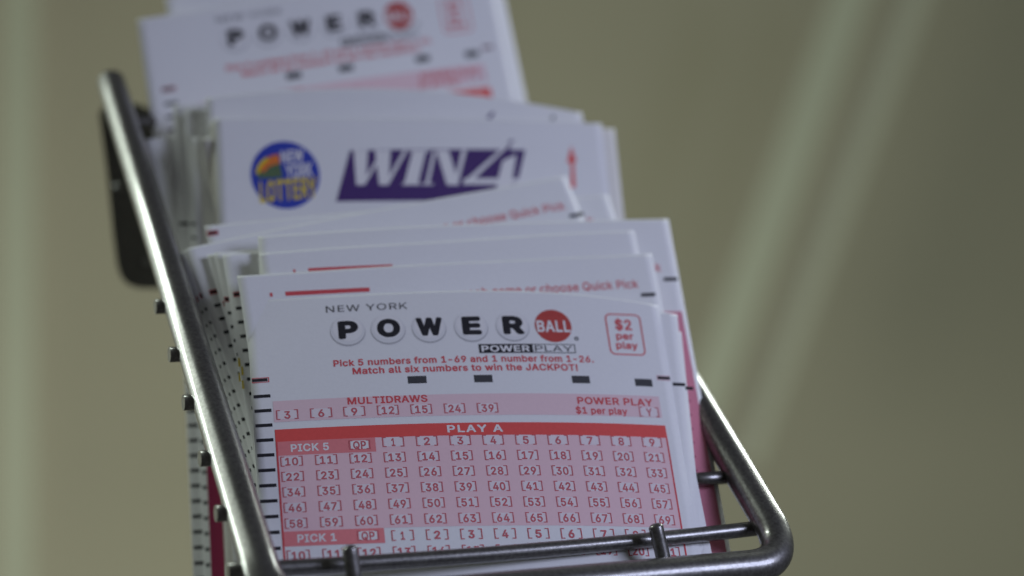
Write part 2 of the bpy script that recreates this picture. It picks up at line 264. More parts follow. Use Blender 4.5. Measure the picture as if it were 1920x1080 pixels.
 '3': '484|56 530 65 533 375 533 385 530 393 520 395 456 392 446 278 313 327 295 356 276 374 258 392 237 406 206 417 161 412 96 392 54 358 14 318 -11 275 -26 235 -31 158 -25 123 -14 82 10 49 43 32 75 22 113 22 137 26 146 37 154 118 154 130 144 149 100 173 84 213 76 263 84 281 94 299 120 305 146 292 185 282 198 263 211 227 221 151 224 136 235 133 244 135 311 233 427 65 429 56 432 45 449 45 515',
 '4': '484|318 533 333 518 330 492 153 187 256 187 260 332 275 343 351 342 362 335 367 325 367 189 373 186 418 186 432 176 436 165 436 99 431 89 420 82 368 79 367 -6 357 -20 346 -24 275 -24 264 -18 257 -6 256 80 32 82 22 89 17 99 17 168 224 520 242 533',
 '5': '484|380 530 390 513 390 446 382 433 370 429 177 428 172 420 164 354 168 349 215 357 273 354 304 345 335 328 369 296 385 275 404 237 414 189 412 125 395 70 351 14 323 -6 275 -25 206 -31 170 -26 132 -14 92 12 63 44 41 89 36 123 41 146 54 155 130 154 142 144 158 105 184 85 218 76 239 76 264 87 287 111 299 137 302 173 292 206 281 223 261 240 239 249 220 252 177 245 132 221 61 229 46 239 43 265 72 518 80 528 92 533 370 533',
 '6': '484|330 533 345 518 344 498 239 339 289 333 330 316 364 289 392 254 406 215 412 182 412 132 406 99 387 56 368 29 325 -6 282 -25 263 -28 215 -31 175 -25 127 -6 90 23 65 56 43 120 40 180 46 215 58 251 115 354 229 520 246 533;235 74 263 84 285 103 299 135 302 163 292 199 273 224 246 237 220 240 198 235 173 218 153 182 150 146 160 115 173 96 206 77',
 '7': '484|89 -23 75 -8 75 13 282 425 277 429 54 429 43 437 38 446 41 523 58 533 394 533 404 530 414 515 414 437 187 -13 173 -24',
 '8': '484|235 540 275 536 313 523 346 502 382 464 399 430 405 401 405 361 399 332 380 294 358 268 393 235 411 204 424 158 424 118 418 87 399 49 361 8 325 -14 287 -25 213 -31 170 -26 130 -14 89 11 62 37 34 85 29 156 32 177 46 213 60 235 94 270 70 296 55 325 45 373 51 425 70 465 99 498 139 523 177 536;312 139 302 173 290 187 273 199 239 210 199 206 165 190 148 168 140 142 144 120 163 93 177 84 218 74 254 77 289 94 304 111;293 387 283 411 268 423 220 433 189 425 175 417 163 396 158 375 163 354 177 332 194 322 232 317 258 322 277 334 292 361',
 '9': '484|123 -23 108 -8 108 12 214 170 168 175 123 193 95 213 68 246 43 304 40 368 46 408 63 449 85 478 130 516 170 533 215 540 285 533 323 516 342 502 367 480 387 451 409 394 412 323 409 299 395 256 342 163 224 -11 206 -24;225 436 201 430 173 411 158 387 150 346 160 308 185 281 215 269 237 269 265 279 282 293 299 327 302 358 295 387 278 413 246 433',
 'A': '510|194 533 282 533 299 518 485 15 485 -8 473 -22 392 -24 380 -19 370 -6 330 106 325 118 320 119 156 119 111 -4 101 -19 89 -24 11 -24 -5 -11 -7 11 -2 27 170 499 180 523;239 361 194 232 194 224 280 224 286 227',
 'B': '487|46 530 56 533 251 533 296 528 349 509 371 492 399 461 419 415 421 351 409 306 376 268 405 244 426 213 438 182 443 130 437 92 423 56 390 18 365 1 315 -18 265 -24 56 -24 39 -13 36 -4 36 513;149 206 149 82 242 81 282 86 313 101 323 113 329 132 325 158 311 183 294 195 270 204 249 207;149 311 235 310 277 320 295 332 309 356 306 392 294 409 268 424 230 429 149 427',
 'C': '541|344 -21 313 -28 254 -31 196 -23 137 3 79 54 47 104 25 168 17 232 17 275 25 339 48 406 82 459 106 481 135 504 199 533 275 540 349 528 392 509 439 471 461 444 487 394 497 358 497 339 482 325 399 325 386 335 366 382 344 405 304 425 265 431 232 425 196 408 169 385 146 346 133 306 129 270 133 201 149 155 173 120 199 98 230 84 258 79 306 84 339 101 364 125 386 173 398 182 477 183 492 173 495 144 487 115 468 75 451 50 423 22 396 3',
 'D': '533|46 -20 36 -4 36 513 39 523 54 533 237 533 301 525 368 499 407 468 435 435 456 401 478 339 486 273 481 185 454 104 419 54 375 17 301 -16 232 -24 56 -24;149 82 215 81 268 89 304 103 325 119 354 158 371 211 371 299 356 349 336 380 306 406 258 424 213 429 154 429 148 425',
 'E': '449|387 -21 377 -24 56 -24 39 -13 36 -4 36 513 46 530 56 533 375 533 392 523 395 446 390 437 380 429 154 429 148 423 149 311 361 309 374 301 379 289 378 223 374 213 363 205 149 204 149 83 382 80 393 73 398 61 397 -6',
 'I': '331|23 -23 12 -15 7 -6 10 70 25 81 89 81 95 85 95 423 89 429 25 429 12 437 7 449 8 518 15 528 25 533 277 533 288 525 293 515 290 439 275 429 213 429 207 425 207 87 211 81 275 81 288 73 293 61 292 -8 285 -19 275 -24',
 'J': '427|344 533 355 525 360 513 360 132 349 70 310 13 256 -21 194 -31 115 -21 60 13 22 68 10 130 10 182 18 193 27 197 106 197 121 182 127 118 144 91 161 79 189 76 208 79 230 93 242 115 248 149 248 518 256 528 265 533',
 'K': '498|463 -19 451 -24 368 -24 356 -19 196 201 161 169 148 151 148 -4 144 -14 127 -24 54 -24 39 -14 36 -4 36 513 46 530 56 533 130 533 146 520 149 317 351 530 454 533 468 523 471 504 467 492 277 287 468 18 471 -6',
 'L': '424|51 533 130 533 140 527 147 515 149 83 370 80 381 73 386 61 386 -6 375 -21 365 -24 56 -24 39 -13 36 -4 36 513 41 525',
 'M': '659|585 528 593 513 593 -4 587 -17 575 -24 499 -24 489 -19 482 -8 480 276 368 -4 358 -19 346 -24 280 -24 265 -13 146 274 145 -8 137 -19 127 -24 54 -24 43 -18 36 -4 36 513 42 526 54 533 156 533 173 523 315 163 454 521 470 533 573 533',
 'N': '554|44 528 56 533 142 533 158 521 375 184 377 518 385 528 394 533 468 533 481 525 486 513 486 -4 477 -19 465 -24 382 -24 368 -17 149 324 147 -8 139 -19 130 -24 54 -24 41 -15 36 -4 36 513',
 'O': '564|196 -23 137 3 94 38 46 105 24 170 17 232 17 275 25 339 48 406 79 454 135 504 201 533 275 540 335 533 394 508 411 495 452 456 487 405 509 339 517 275 517 235 509 165 488 106 454 54 396 3 337 -23 282 -31;265 431 232 425 204 414 168 383 146 346 134 308 129 239 133 201 148 156 170 122 194 101 218 89 242 81 273 79 304 84 325 93 364 123 385 156 402 204 405 270 402 304 385 354 363 388 325 416 301 425',
 'P': '475|49 -22 39 -14 36 -4 36 513 39 523 56 533 244 533 301 525 349 506 392 471 414 439 428 401 433 337 428 294 411 251 375 207 346 186 313 172 251 162 149 161 145 -13 130 -24;149 427 149 268 256 269 282 278 300 292 310 306 318 330 319 361 310 389 294 409 256 426',
 'Q': '564|480 -68 392 -71 376 -58 346 -21 280 -31 196 -23 142 1 125 12 83 49 48 101 25 168 17 232 17 275 24 337 51 411 81 456 135 504 201 533 275 540 335 533 394 508 411 495 452 456 485 408 512 325 517 273 512 182 485 101 439 37 490 -37 490 -56;268 431 232 425 207 415 169 385 146 346 133 306 129 268 134 199 149 155 170 123 193 101 213 91 261 79 271 82 222 149 222 165 226 175 239 183 323 183 333 175 368 132 385 156 402 204 405 237 402 304 385 354 364 387 325 416 301 425',
 'R': '480|46 530 56 533 246 533 296 528 346 511 382 486 396 469 416 437 428 404 433 363 431 313 411 256 385 221 352 196 449 13 449 -8 440 -20 430 -24 349 -24 337 -19 233 170 225 174 154 174 148 170 148 -4 142 -17 130 -24 56 -24 39 -14 36 -4 36 513;149 427 149 280 256 281 282 289 305 304 319 337 319 368 311 392 296 409 282 418 256 426',
 'S': '477|282 536 332 518 368 495 390 473 418 423 424 394 424 373 419 363 406 355 327 355 315 365 302 401 289 414 261 428 230 433 204 433 180 425 161 414 141 387 144 363 154 350 185 329 323 287 373 259 414 215 421 204 431 168 428 99 406 49 393 32 371 11 335 -11 287 -28 263 -31 213 -33 165 -28 123 -16 87 3 48 39 22 87 14 127 14 144 19 154 32 162 113 161 126 151 134 120 142 106 158 92 180 82 227 74 270 82 296 95 309 108 318 127 318 151 308 164 283 182 118 236 73 267 36 315 29 358 33 420 53 461 80 490 132 523 173 536 215 540',
 'T': '479|263 -24 187 -24 176 -18 169 -6 169 425 163 429 27 429 17 432 7 446 7 515 12 525 23 533 420 533 432 528 440 518 440 446 430 432 420 429 287 429 281 425 281 -4 276 -15',
 'U': '548|46 530 56 533 130 533 146 519 148 185 153 151 167 120 191 96 232 79 258 76 287 79 323 94 354 124 364 149 369 182 371 520 379 530 389 533 463 533 478 523 481 513 481 161 476 120 459 75 446 55 420 24 377 -6 325 -25 285 -31 194 -26 144 -9 115 11 86 37 63 68 44 111 36 163 36 513',
 'W': '717|690 523 693 499 687 475 556 -1 548 -18 537 -24 451 -24 434 -13 344 311 339 304 252 -13 235 -24 149 -24 137 -17 129 -4 -4 485 -7 515 0 527 11 533 87 533 104 523 194 186 282 518 292 530 387 533 402 523 492 186 582 523 599 533 675 533',
 'Y': '503|196 -24 186 -18 179 -6 178 199 1 485 -7 501 -5 520 11 533 94 533 106 528 116 518 237 322 365 528 377 533 465 532 478 518 476 494 294 199 291 -11 275 -24',
 'a': '420|354 -19 344 -24 270 -24 249 -8 223 -23 196 -28 168 -33 127 -31 75 -14 51 2 29 27 13 61 7 89 10 146 29 185 63 214 115 235 223 250 244 255 249 261 244 282 230 298 199 305 158 297 137 282 123 262 106 250 80 253 27 270 17 282 17 296 27 320 57 361 82 380 127 400 175 407 218 407 251 402 288 387 304 378 330 354 346 330 356 301 362 258 362 -4;251 153 187 145 144 135 121 118 118 108 122 94 139 77 161 72 187 72 215 82 233 96 242 111 250 132',
 'b': '455|42 532 120 533 135 523 139 384 163 397 204 407 249 407 285 402 330 381 367 346 392 306 409 256 412 230 414 177 409 125 395 77 373 39 325 -6 285 -25 249 -31 185 -28 156 -16 139 -3 129 -18 118 -24 46 -24 32 -13 29 -4 29 513 32 523;220 71 246 77 278 101 292 127 302 165 302 213 292 251 280 275 261 292 242 302 223 305 199 302 175 290 162 277 148 251 138 206 141 156 148 125 160 104 185 82 199 75',
 'c': '427|268 -25 227 -31 165 -28 149 -25 101 -4 60 32 34 73 17 120 10 199 17 254 32 300 68 352 101 380 149 402 227 407 265 402 299 388 320 376 359 339 385 287 385 268 375 255 313 238 296 238 283 246 268 276 251 292 232 302 201 305 185 302 161 289 146 273 132 246 122 208 122 165 133 125 161 86 185 75 201 72 235 77 254 86 268 100 282 131 296 140 315 140 365 128 384 113 385 89 362 42 319 -1',
 'd': '455|382 532 392 523 395 513 395 -4 392 -13 377 -24 306 -24 296 -19 285 -3 268 -16 239 -28 177 -31 142 -25 99 -6 51 42 29 80 14 125 10 180 14 251 34 308 60 349 87 374 142 402 175 407 223 407 256 399 287 382 291 523 306 533;206 72 230 77 249 86 261 99 275 125 286 161 288 192 278 249 263 276 247 292 232 299 204 305 173 297 144 273 132 251 124 223 121 168 132 130 150 96 182 75',
 'e': '435|146 402 223 407 277 397 300 387 335 362 355 339 380 292 393 249 395 211 395 163 385 148 375 145 132 145 126 142 134 118 148 96 167 82 201 72 244 77 266 92 283 118 299 128 349 121 380 110 387 99 388 80 373 46 335 5 289 -21 244 -31 189 -31 151 -25 111 -9 61 31 34 73 20 111 10 196 14 249 29 294 65 350 101 380;129 249 135 245 270 245 277 249 266 273 251 290 235 299 211 305 182 302 160 292 144 276',
 'f': '284|75 -24 64 -18 57 -6 57 299 51 302 1 303 -12 311 -17 320 -16 387 -8 398 1 402 56 404 60 470 81 508 115 537 180 555 246 547 262 537 267 525 266 508 249 456 235 445 182 447 172 439 167 423 170 403 235 402 248 394 252 385 252 323 248 311 237 303 173 302 167 299 166 -8 158 -19 149 -24',
 'h': '441|42 532 120 533 135 523 139 386 187 405 270 405 311 389 342 364 361 337 375 299 381 256 381 -4 370 -21 289 -24 273 -11 271 232 267 263 249 290 235 299 208 304 192 302 161 286 148 270 141 246 138 -4 135 -13 118 -24 46 -24 32 -13 29 -4 29 513 32 523',
 'i': '197|46 402 120 402 132 395 138 385 138 -4 133 -15 120 -24 46 -24 36 -18 29 -6 29 382 33 394;20 508 39 533 58 545 73 548 108 545 125 536 147 508 150 492 147 458 127 433 108 422 94 419 58 422 36 437 20 461 17 475',
 'k': '411|42 532 120 533 130 528 137 518 139 270 273 401 365 402 380 392 383 370 378 361 237 213 392 15 395 -6 385 -21 375 -24 280 -21 151 139 138 125 138 -4 133 -15 120 -24 49 -24 32 -13 29 -4 29 513 32 523',
 'l': '220|46 533 120 533 131 527 138 515 138 104 144 77 175 78 192 66 205 15 202 -11 194 -18 177 -24 130 -26 92 -21 52 6 33 42 29 77 29 513 33 525',
 'm': '641|577 -14 563 -24 492 -24 474 -13 471 -4 469 265 464 282 454 295 437 302 408 305 387 297 375 285 367 275 360 242 359 -8 351 -19 342 -24 268 -24 258 -19 250 -4 247 268 235 292 204 305 162 292 148 275 141 256 136 -11 120 -24 49 -24 39 -20 29 -4 29 382 32 392 46 402 118 402 139 384 170 402 206 409 235 409 275 399 304 381 320 363 373 399 423 409 477 407 521 387 548 363 561 344 578 296 581 -4',
 'n': '441|373 -19 363 -24 289 -24 273 -11 271 232 267 263 249 290 235 299 208 304 192 302 161 286 148 270 141 246 138 -4 135 -13 118 -24 46 -24 33 -15 29 -4 29 382 37 398 46 402 118 402 139 384 187 405 251 407 273 404 308 391 343 363 366 327 376 296 381 258 381 -4',
 'o': '446|149 402 227 407 265 402 311 383 356 342 382 304 399 254 405 204 402 142 382 73 355 32 320 0 265 -25 227 -31 165 -28 149 -25 101 -4 60 32 34 73 17 120 10 199 17 254 32 300 68 352 101 380;204 305 185 302 163 291 141 265 124 220 121 168 132 126 158 89 185 75 211 71 237 77 270 103 285 132 295 187 285 242 270 273 254 289 232 302',
 'p': '455|29 -142 29 382 32 392 46 402 118 402 129 396 139 381 158 395 185 404 246 407 285 402 327 383 367 346 385 318 395 301 409 254 414 201 409 125 387 63 367 30 337 2 285 -25 251 -31 201 -31 165 -21 139 -5 138 -139;220 71 246 77 278 101 292 127 302 165 302 213 292 251 280 275 261 292 242 302 223 305 199 302 175 290 162 277 148 251 138 206 141 156 148 125 160 104 185 82 199 75;29 989 44 970 33 977',
 'r': '290|44 -23 33 -15 29 -4 30 389 46 402 118 402 137 388 173 404 204 409 254 405 267 389 267 318 263 308 249 298 208 301 177 295 156 280 141 254 136 -11 120 -24',
 's': '396|261 397 292 380 323 349 347 301 347 285 342 274 330 265 261 253 248 261 237 283 220 299 208 305 177 307 146 295 137 285 136 270 144 262 177 248 282 218 321 192 350 149 355 96 349 65 330 29 302 1 268 -18 213 -31 151 -31 104 -21 68 -2 27 44 12 85 13 104 20 114 85 131 104 130 115 121 127 94 137 83 163 72 180 71 208 75 230 84 239 94 242 108 235 118 220 125 99 160 57 187 29 227 24 258 27 313 51 355 73 376 108 395 161 407 215 407',
 't': '258|218 -23 161 -29 113 -21 76 1 48 42 40 87 40 299 37 302 -1 303 -14 313 -17 382 -12 394 -1 402 39 404 41 477 45 487 56 495 139 492 150 477 151 404 211 402 220 398 228 387 228 320 224 311 211 303 154 302 150 296 150 96 154 82 161 77 208 78 223 68 236 18 236 -4 231 -13',
 'u': '441|37 398 46 402 120 402 136 389 141 127 158 92 175 79 194 76 218 77 242 89 261 110 268 130 271 149 271 382 274 392 292 402 363 402 376 394 381 382 381 -4 373 -19 363 -24 292 -24 270 -5 218 -26 142 -26 99 -9 67 18 44 54 33 85 29 127 29 382',
 'w': '598|566 392 569 370 564 351 456 1 444 -19 435 -24 363 -24 346 -14 285 199 220 -14 204 -24 132 -24 119 -15 105 18 1 363 0 385 8 398 18 402 92 402 108 392 170 183 227 385 239 399 323 402 337 392 396 183 404 199 460 394 473 402 549 402',
 'x': '409|6 -19 -2 -6 1 15 122 194 10 361 7 385 12 394 27 402 113 399 126 387 192 287 268 399 354 402 365 398 374 385 371 361 257 192 376 20 381 6 376 -15 361 -24 273 -21 189 101 106 -21 18 -24',
 'y': '420|24 -142 25 -125 41 -73 54 -63 94 -64 109 -56 127 -27 135 -1 -6 368 -4 392 13 402 92 402 105 394 194 152 282 390 299 402 385 399 395 387 395 368 233 -56 199 -120 175 -141;51 970 34 975 24 989',
}, {
 'A': '539|204 559 289 556 314 539 325 518 509 20 512 4 504 -23 492 -38 475 -47 399 -50 382 -47 365 -38 346 -12 311 87 304 93 171 92 128 -23 115 -38 99 -47 80 -50 4 -47 -19 -32 -30 -13 -32 4 -25 32 153 523 172 549;239 284 227 254 230 250 251 253',
 'B': '516|32 549 65 560 242 560 301 552 363 528 386 511 418 475 442 423 448 363 435 306 411 273 442 232 461 189 467 120 461 87 442 42 405 -1 380 -18 320 -42 256 -50 63 -50 37 -42 20 -27 10 6 10 504 15 527;175 179 174 113 177 107 273 110 294 117 302 125 305 144 299 158 273 178 256 181;175 337 239 336 270 344 285 361 283 385 271 396 258 400 177 402 174 396',
 'E': '478|32 -40 15 -18 10 6 10 504 20 537 42 554 65 560 365 560 399 549 416 527 421 504 418 439 399 413 368 403 180 402 174 396 174 342 177 336 351 336 368 333 385 324 399 304 405 282 405 232 397 206 382 189 351 179 177 178 174 173 174 113 180 107 370 107 401 97 416 80 424 54 424 4 414 -27 392 -45 368 -50 65 -50',
 'L': '453|46 556 65 560 137 556 156 545 171 523 174 504 175 109 358 107 389 97 407 75 412 51 409 -13 389 -40 356 -50 65 -50 42 -45 20 -27 10 6 10 504 20 537',
 'O': '593|265 567 339 556 397 532 425 514 471 470 504 423 521 382 533 344 543 263 533 161 511 101 471 37 419 -11 388 -27 342 -47 270 -57 192 -47 142 -25 112 -8 64 35 29 87 8 142 0 165 -10 244 1 344 24 411 62 470 119 523 152 539 194 556;265 103 299 108 315 115 344 137 363 167 375 204 381 254 375 306 364 342 349 365 320 392 277 405 230 399 212 392 188 370 165 327 157 301 152 254 158 204 170 168 185 143 213 117 235 108',
 'P': '504|42 -45 20 -27 10 6 10 504 20 537 37 552 63 559 235 560 306 549 363 526 393 504 425 466 440 439 452 404 460 349 455 306 449 282 430 237 389 188 337 155 287 141 175 135 174 4 163 -28 146 -42 120 -50 63 -50;175 401 175 294 249 293 281 306 293 330 293 363 280 390 261 399 239 402',
 'R': '509|32 549 65 560 237 560 301 552 361 530 396 505 415 483 430 461 452 411 459 356 457 323 452 292 430 242 407 211 382 187 473 18 473 -13 454 -39 420 -50 356 -50 324 -39 310 -25 228 130 218 146 213 148 177 147 174 144 174 4 168 -18 154 -38 137 -47 120 -50 63 -50 37 -42 20 -28 10 6 10 504 15 527;175 401 175 306 261 307 287 320 295 358 290 380 281 392 239 402',
 'W': '746|709 537 719 506 711 470 580 -6 562 -37 544 -47 527 -50 461 -50 442 -47 417 -30 405 -8 344 219 280 -6 269 -30 244 -47 225 -50 144 -47 118 -31 105 -8 -31 492 -30 523 -14 546 4 556 20 559 77 560 96 556 121 539 130 523 194 283 258 523 267 539 287 554 308 559 377 559 404 552 420 538 433 506 492 283 553 515 564 539 592 557 663 560 687 554',
 'Y': '532|265 -50 189 -47 167 -32 155 -13 152 196 -30 494 -31 520 -23 537 4 556 87 559 104 556 120 548 135 532 237 370 334 527 354 549 385 559 465 557 486 546 502 523 502 496 492 475 320 196 317 -11 309 -27 297 -39',
})
_glyph = {}
def text_geo(s, bold=0.0, spacing=1.0):
    """letters as flat triangles: vertices (x, y, layer offset) and faces"""
    wt = 0 if bold < .01 else 1 if bold <= .022 else 2 if bold < .045 else 3
    key = (s, wt, spacing)
    if key in _glyph: return _glyph[key]
    V, Fc, x = [], [], 0.0
    def sarea(q): return sum(q[i - 1][0] * q[i][1] - q[i][0] * q[i - 1][1] for i in range(len(q))) / 2
    def inside(p, q):
        c = False
        for i in range(len(q)):
            (x1, y1), (x2, y2) = q[i - 1], q[i]
            if (y1 > p[1]) != (y2 > p[1]) and p[0] < (x2 - x1) * (p[1] - y1) / (y2 - y1) + x1: c = not c
        return c
    for ch in s:
        adv, body = FONT[wt][ch].split('|')
        cons = []
        for con in body.split(';'):
            n = [int(t) for t in con.split()]
            if n: cons.append([(n[2 * i] / 1000, n[2 * i + 1] / 1000) for i in range(len(n) // 2)])
        outer = [q for q in cons if sarea(q) < 0]; holes = [q for q in cons if sarea(q) >= 0]
        for j, q in enumerate(outer):
            loops = [q] + [h for h in holes if inside(h[0], q)]
            flat = [p for l in loops for p in l]; o = len(V)
            V += [(x + p[0], p[1], 0.25 * j) for p in flat]
            for t in tessellate_polygon([[Vector((p[0], p[1], 0)) for p in l] for l in loops]): Fc.append(tuple(o + i for i in t))
        x += int(adv) / 1000 * spacing
    _glyph[key] = (np.array(V), Fc)
    return _glyph[key]
CAP = None
def cap_height():
    global CAP
    if CAP is None:
        CAP = 0.525
    return CAP

class Ink:
    """flat print collected in slip coordinates (u across, v down, mm); one mesh per part"""
    def __init__(self): self.v, self.f, self.m, self.l = [], [], [], []
    def add(self, vs, fs, mat, layer):
        o = len(self.v); self.v += [(p[0], p[1], layer + (p[2] if len(p) > 2 else 0)) for p in vs]
        self.f += [tuple(o + i for i in f) for f in fs]; self.m += [mat] * len(fs)
    def rect(self, u0, v0, u1, v1, mat, layer=1, step=1.6):
        n = max(1, int(abs(u1 - u0) / step)); m = max(1, int(abs(v1 - v0) / 3)); vs, fs = [], []
        for j in range(m + 1):
            for i in range(n + 1): vs.append((u0 + (u1 - u0) * i / n, v0 + (v1 - v0) * j / m))
        for j in range(m):
            for i in range(n):
                a = j * (n + 1) + i; fs.append((a, a + n + 1, a + n + 2, a + 1))
        self.add(vs, fs, mat, layer)
    def quad(self, q, mat, layer=1): self.poly(q, mat, layer)
    def poly(self, pts, mat, layer=1, step=1.6):
        """convex outline, cut into upright bands so that it follows the bowed sheet"""
        us = [p[0] for p in pts]; u0, u1 = min(us), max(us); n = max(1, int((u1 - u0) / step))
        def clip(q, c, sg):
            o = []
            for i in range(len(q)):
                a, b = q[i], q[(i + 1) % len(q)]; da, db = sg * (a[0] - c), sg * (b[0] - c)
                if da >= 0: o.append(a)
                if da * db < 0:
                    t = da / (da - db); o.append((c, a[1] + (b[1] - a[1]) * t))
            return o
        for i in range(n):
            q = pts
            if i > 0: q = clip(q, u0 + (u1 - u0) * i / n, 1)
            if i < n - 1 and q: q = clip(q, u0 + (u1 - u0) * (i + 1) / n, -1)
            if len(q) > 2: self.add(q, [tuple(range(len(q)))], mat, layer)
    def disc(self, u, v, r, mat, layer=1, ry=None, n=36):
        ry = ry or r
        self.poly([(u + r * math.cos(t * 2 * math.pi / n), v + ry * math.sin(t * 2 * math.pi / n)) for t in range(n)], mat, layer)
    def frame(self, u0, v0, u1, v1, w, rad, mat, layer=1, n=6):
        def ring(a0, b0, a1, b1, r):
            o = []
            for cx, cy, t0 in ((a1 - r, b0 + r, -90), (a1 - r, b1 - r, 0), (a0 + r, b1 - r, 90), (a0 + r, b0 + r, 180)):
                for i in range(n + 1):
                    t = math.radians(t0 + 90 * i / n); o.append((cx + r * math.cos(t), cy + r * math.sin(t)))
            return o
        A = ring(u0, v0, u1, v1, rad); B = ring(u0 + w, v0 + w, u1 - w, v1 - w, max(rad - w, 0.05)); k = len(A)
        self.add(A + B, [(i, (i + 1) % k, k + (i + 1) % k, k + i) for i in range(k)], mat, layer)
    def text(self, s, u0, u1, vc, cap, mat, layer=2, bold=0.0, spacing=1.0, shear=0.0):
        g, f = text_geo(s, bold, spacing)
        x0, x1 = g[:, 0].min(), g[:, 0].max(); k = (u1 - u0) / (x1 - x0); c = cap / cap_height()
        self.add([(u0 + (x - x0) * k + shear * (y * c - cap / 2), vc + cap / 2 - y * c, z) for x, y, z in g], f, mat, layer)
    def cell(self, s, u, v, w=4.1, h=2.15, mat='num', fill=True, bl=2):
        if fill: self.rect(u - w / 2 + .35, v - h / 2 + .1, u + w / 2 - .35, v + h / 2 - .1, 'cell' if bl == 2 else 'white', bl)
        t, a = 0.20, 0.75
        for sx in (-1, 1):
            e = u + sx * w / 2; i = e - sx * t; j = e - sx * a
            self.rect(min(e, i), v - h / 2, max(e, i), v + h / 2, mat, bl + 1)
            for vv in (v - h / 2, v + h / 2 - t): self.rect(min(i, j), vv, max(i, j), vv + t, mat, bl + 1)
        wd = 2.4 if len(s) > 1 else 1.15
        if s == '1': wd = 0.7
        self.text(s, u - wd / 2, u + wd / 2, v + .05, 1.6, mat, bl + 1, 0.03)

# ------------------------------------------------------------------ slips
VT = -42.05                                           # v of a slip's top edge
class Slip:
    count = 0
    def __init__(self, O, U, V, k=0.0, cub=0.0, twist=0.0, w=82.6, uc=0.0, curl=None, length=150, roll=None, taper=0.0):
        self.O, self.U, self.V = O, U, V; self.N = np.cross(U, V); self.N /= np.linalg.norm(self.N)
        self.k, self.cub, self.twist, self.w, self.uc = k, cub, twist, w, uc
        self.curl, self.length, self.roll, self.taper = curl, length, roll, taper
        self.edge = lambda u: 0.0
        Slip.count += 1; q = random.Random(Slip.count * 7)
        self.wave = [(q.uniform(.03, .10), q.uniform(.05, .14), q.uniform(.02, .09), q.uniform(0, 6.28)) for _ in range(3)]
    def s(self, u, v, lift=0.0):
        u = np.asarray(u, float); v = np.asarray(v, float)
        if self.taper: u = u + self.taper * np.maximum(v - VT, 0) * np.clip(0.5 + u / self.w, 0, 1)
        d = self.k * u * u + self.cub * u ** 3 + self.twist * u * v
        for am, fu, fv, ph in self.wave: d = d + am * np.sin(fu * u + fv * v + ph)
        if self.curl:                                  # top of the sheet bends back (+) or forward (-)
            a, reach = self.curl; d = d + a * np.clip(1 - (v - VT) / reach, 0, 1) ** 2
        if self.roll:                                  # one top corner bends back
            a, side, ru, rv = self.roll
            t = np.clip((side * u - (self.w / 2 - ru)) / ru, 0, 1) ** 2 * np.clip(1 - (v - VT) / rv, 0, 1) ** 1.5
            d = d + a * t
        return self.O + u[..., None] * self.U + v[..., None] * self.V + (d - lift)[..., None] * self.N
    def inv(self, px, py):
        q = np.array([0., 0.])
        for _ in range(25):
            def pr(a):
                p = self.s(a[0], a[1]); return np.array([CX + F * p[0] / p[2] - px, CY + F * p[1] / p[2] - py])
            e = pr(q); J = np.stack([(pr(q + [1e-3, 0]) - e) / 1e-3, (pr(q + [0, 1e-3]) - e) / 1e-3], 1)
            q = q - np.linalg.solve(J, e)
        return q
    def build(self, label, group, mat='paper', cat='play slip', name='play_slip', nu=44, nv=40):
        u0, u1 = self.uc - self.w / 2, self.uc + self.w / 2
        us = np.linspace(u0, u1, nu + 1)
        tv = np.linspace(0, 1, nv + 1) ** 1.5
        vs, fs = [], []
        for lift in (0.0, -0.07):
            for t in tv:
                top = np.array([self.edge(u) for u in us])
                v = VT + top + (self.length - top) * t
                vs += [P(*p) for p in self.s(us, v, lift)]
        a = nu + 1; b = a * (nv + 1)
        for j in range(nv):
            for i in range(nu):
                q = (j * a + i, (j + 1) * a + i, (j + 1) * a + i + 1, j * a + i + 1)
                fs.append(q); fs.append(tuple(b + x for x in q[::-1]))
        for j in range(nv):
            for i, s_ in ((0, 1), (nu, -1)):
                q = (j * a + i, j * a + i + b, (j + 1) * a + i + b, (j + 1) * a + i)
                fs.append(q if s_ > 0 else q[::-1])
        for i in range(nu):
            q = (i, i + 1, i + 1 + b, i + b); fs.append(q)
            r = (nv * a + i, nv * a + i + b, nv * a + i + 1 + b, nv * a + i + 1); fs.append(r)
        mid = P(*self.s(self.uc, VT + self.length))
        self.ob = link(name, vs, fs, M[mat], origin=mid, smooth=False)
        me = self.ob.data
        nf = 2 * nu * nv
        me.polygons.foreach_set('use_smooth', [k < nf for k in range(len(me.polygons))])
        tag(self.ob, label, cat, group)
        return self
    def ink(self, name, ink, parent=None):
        mats = sorted(set(ink.m))
        uv = np.array(ink.v)
        pts = self.s(uv[:, 0], uv[:, 1], 0.018 + 0.018 * uv[:, 2])
        par = parent or self.ob
        o0 = P(*pts.mean(0))
        base = self.ob.location if parent is None else self.ob.location + parent.location
        me = bpy.data.meshes.new(name)
        me.from_pydata([P(*p) - o0 for p in pts], [], ink.f)
        for m in mats: me.materials.append(M[m])
        me.polygons.foreach_set('material_index', [mats.index(m) for m in ink.m]); me.update()
        o = bpy.data.objects.new(name, me); C.objects.link(o); o.parent = par; o.location = o0 - base
        return o

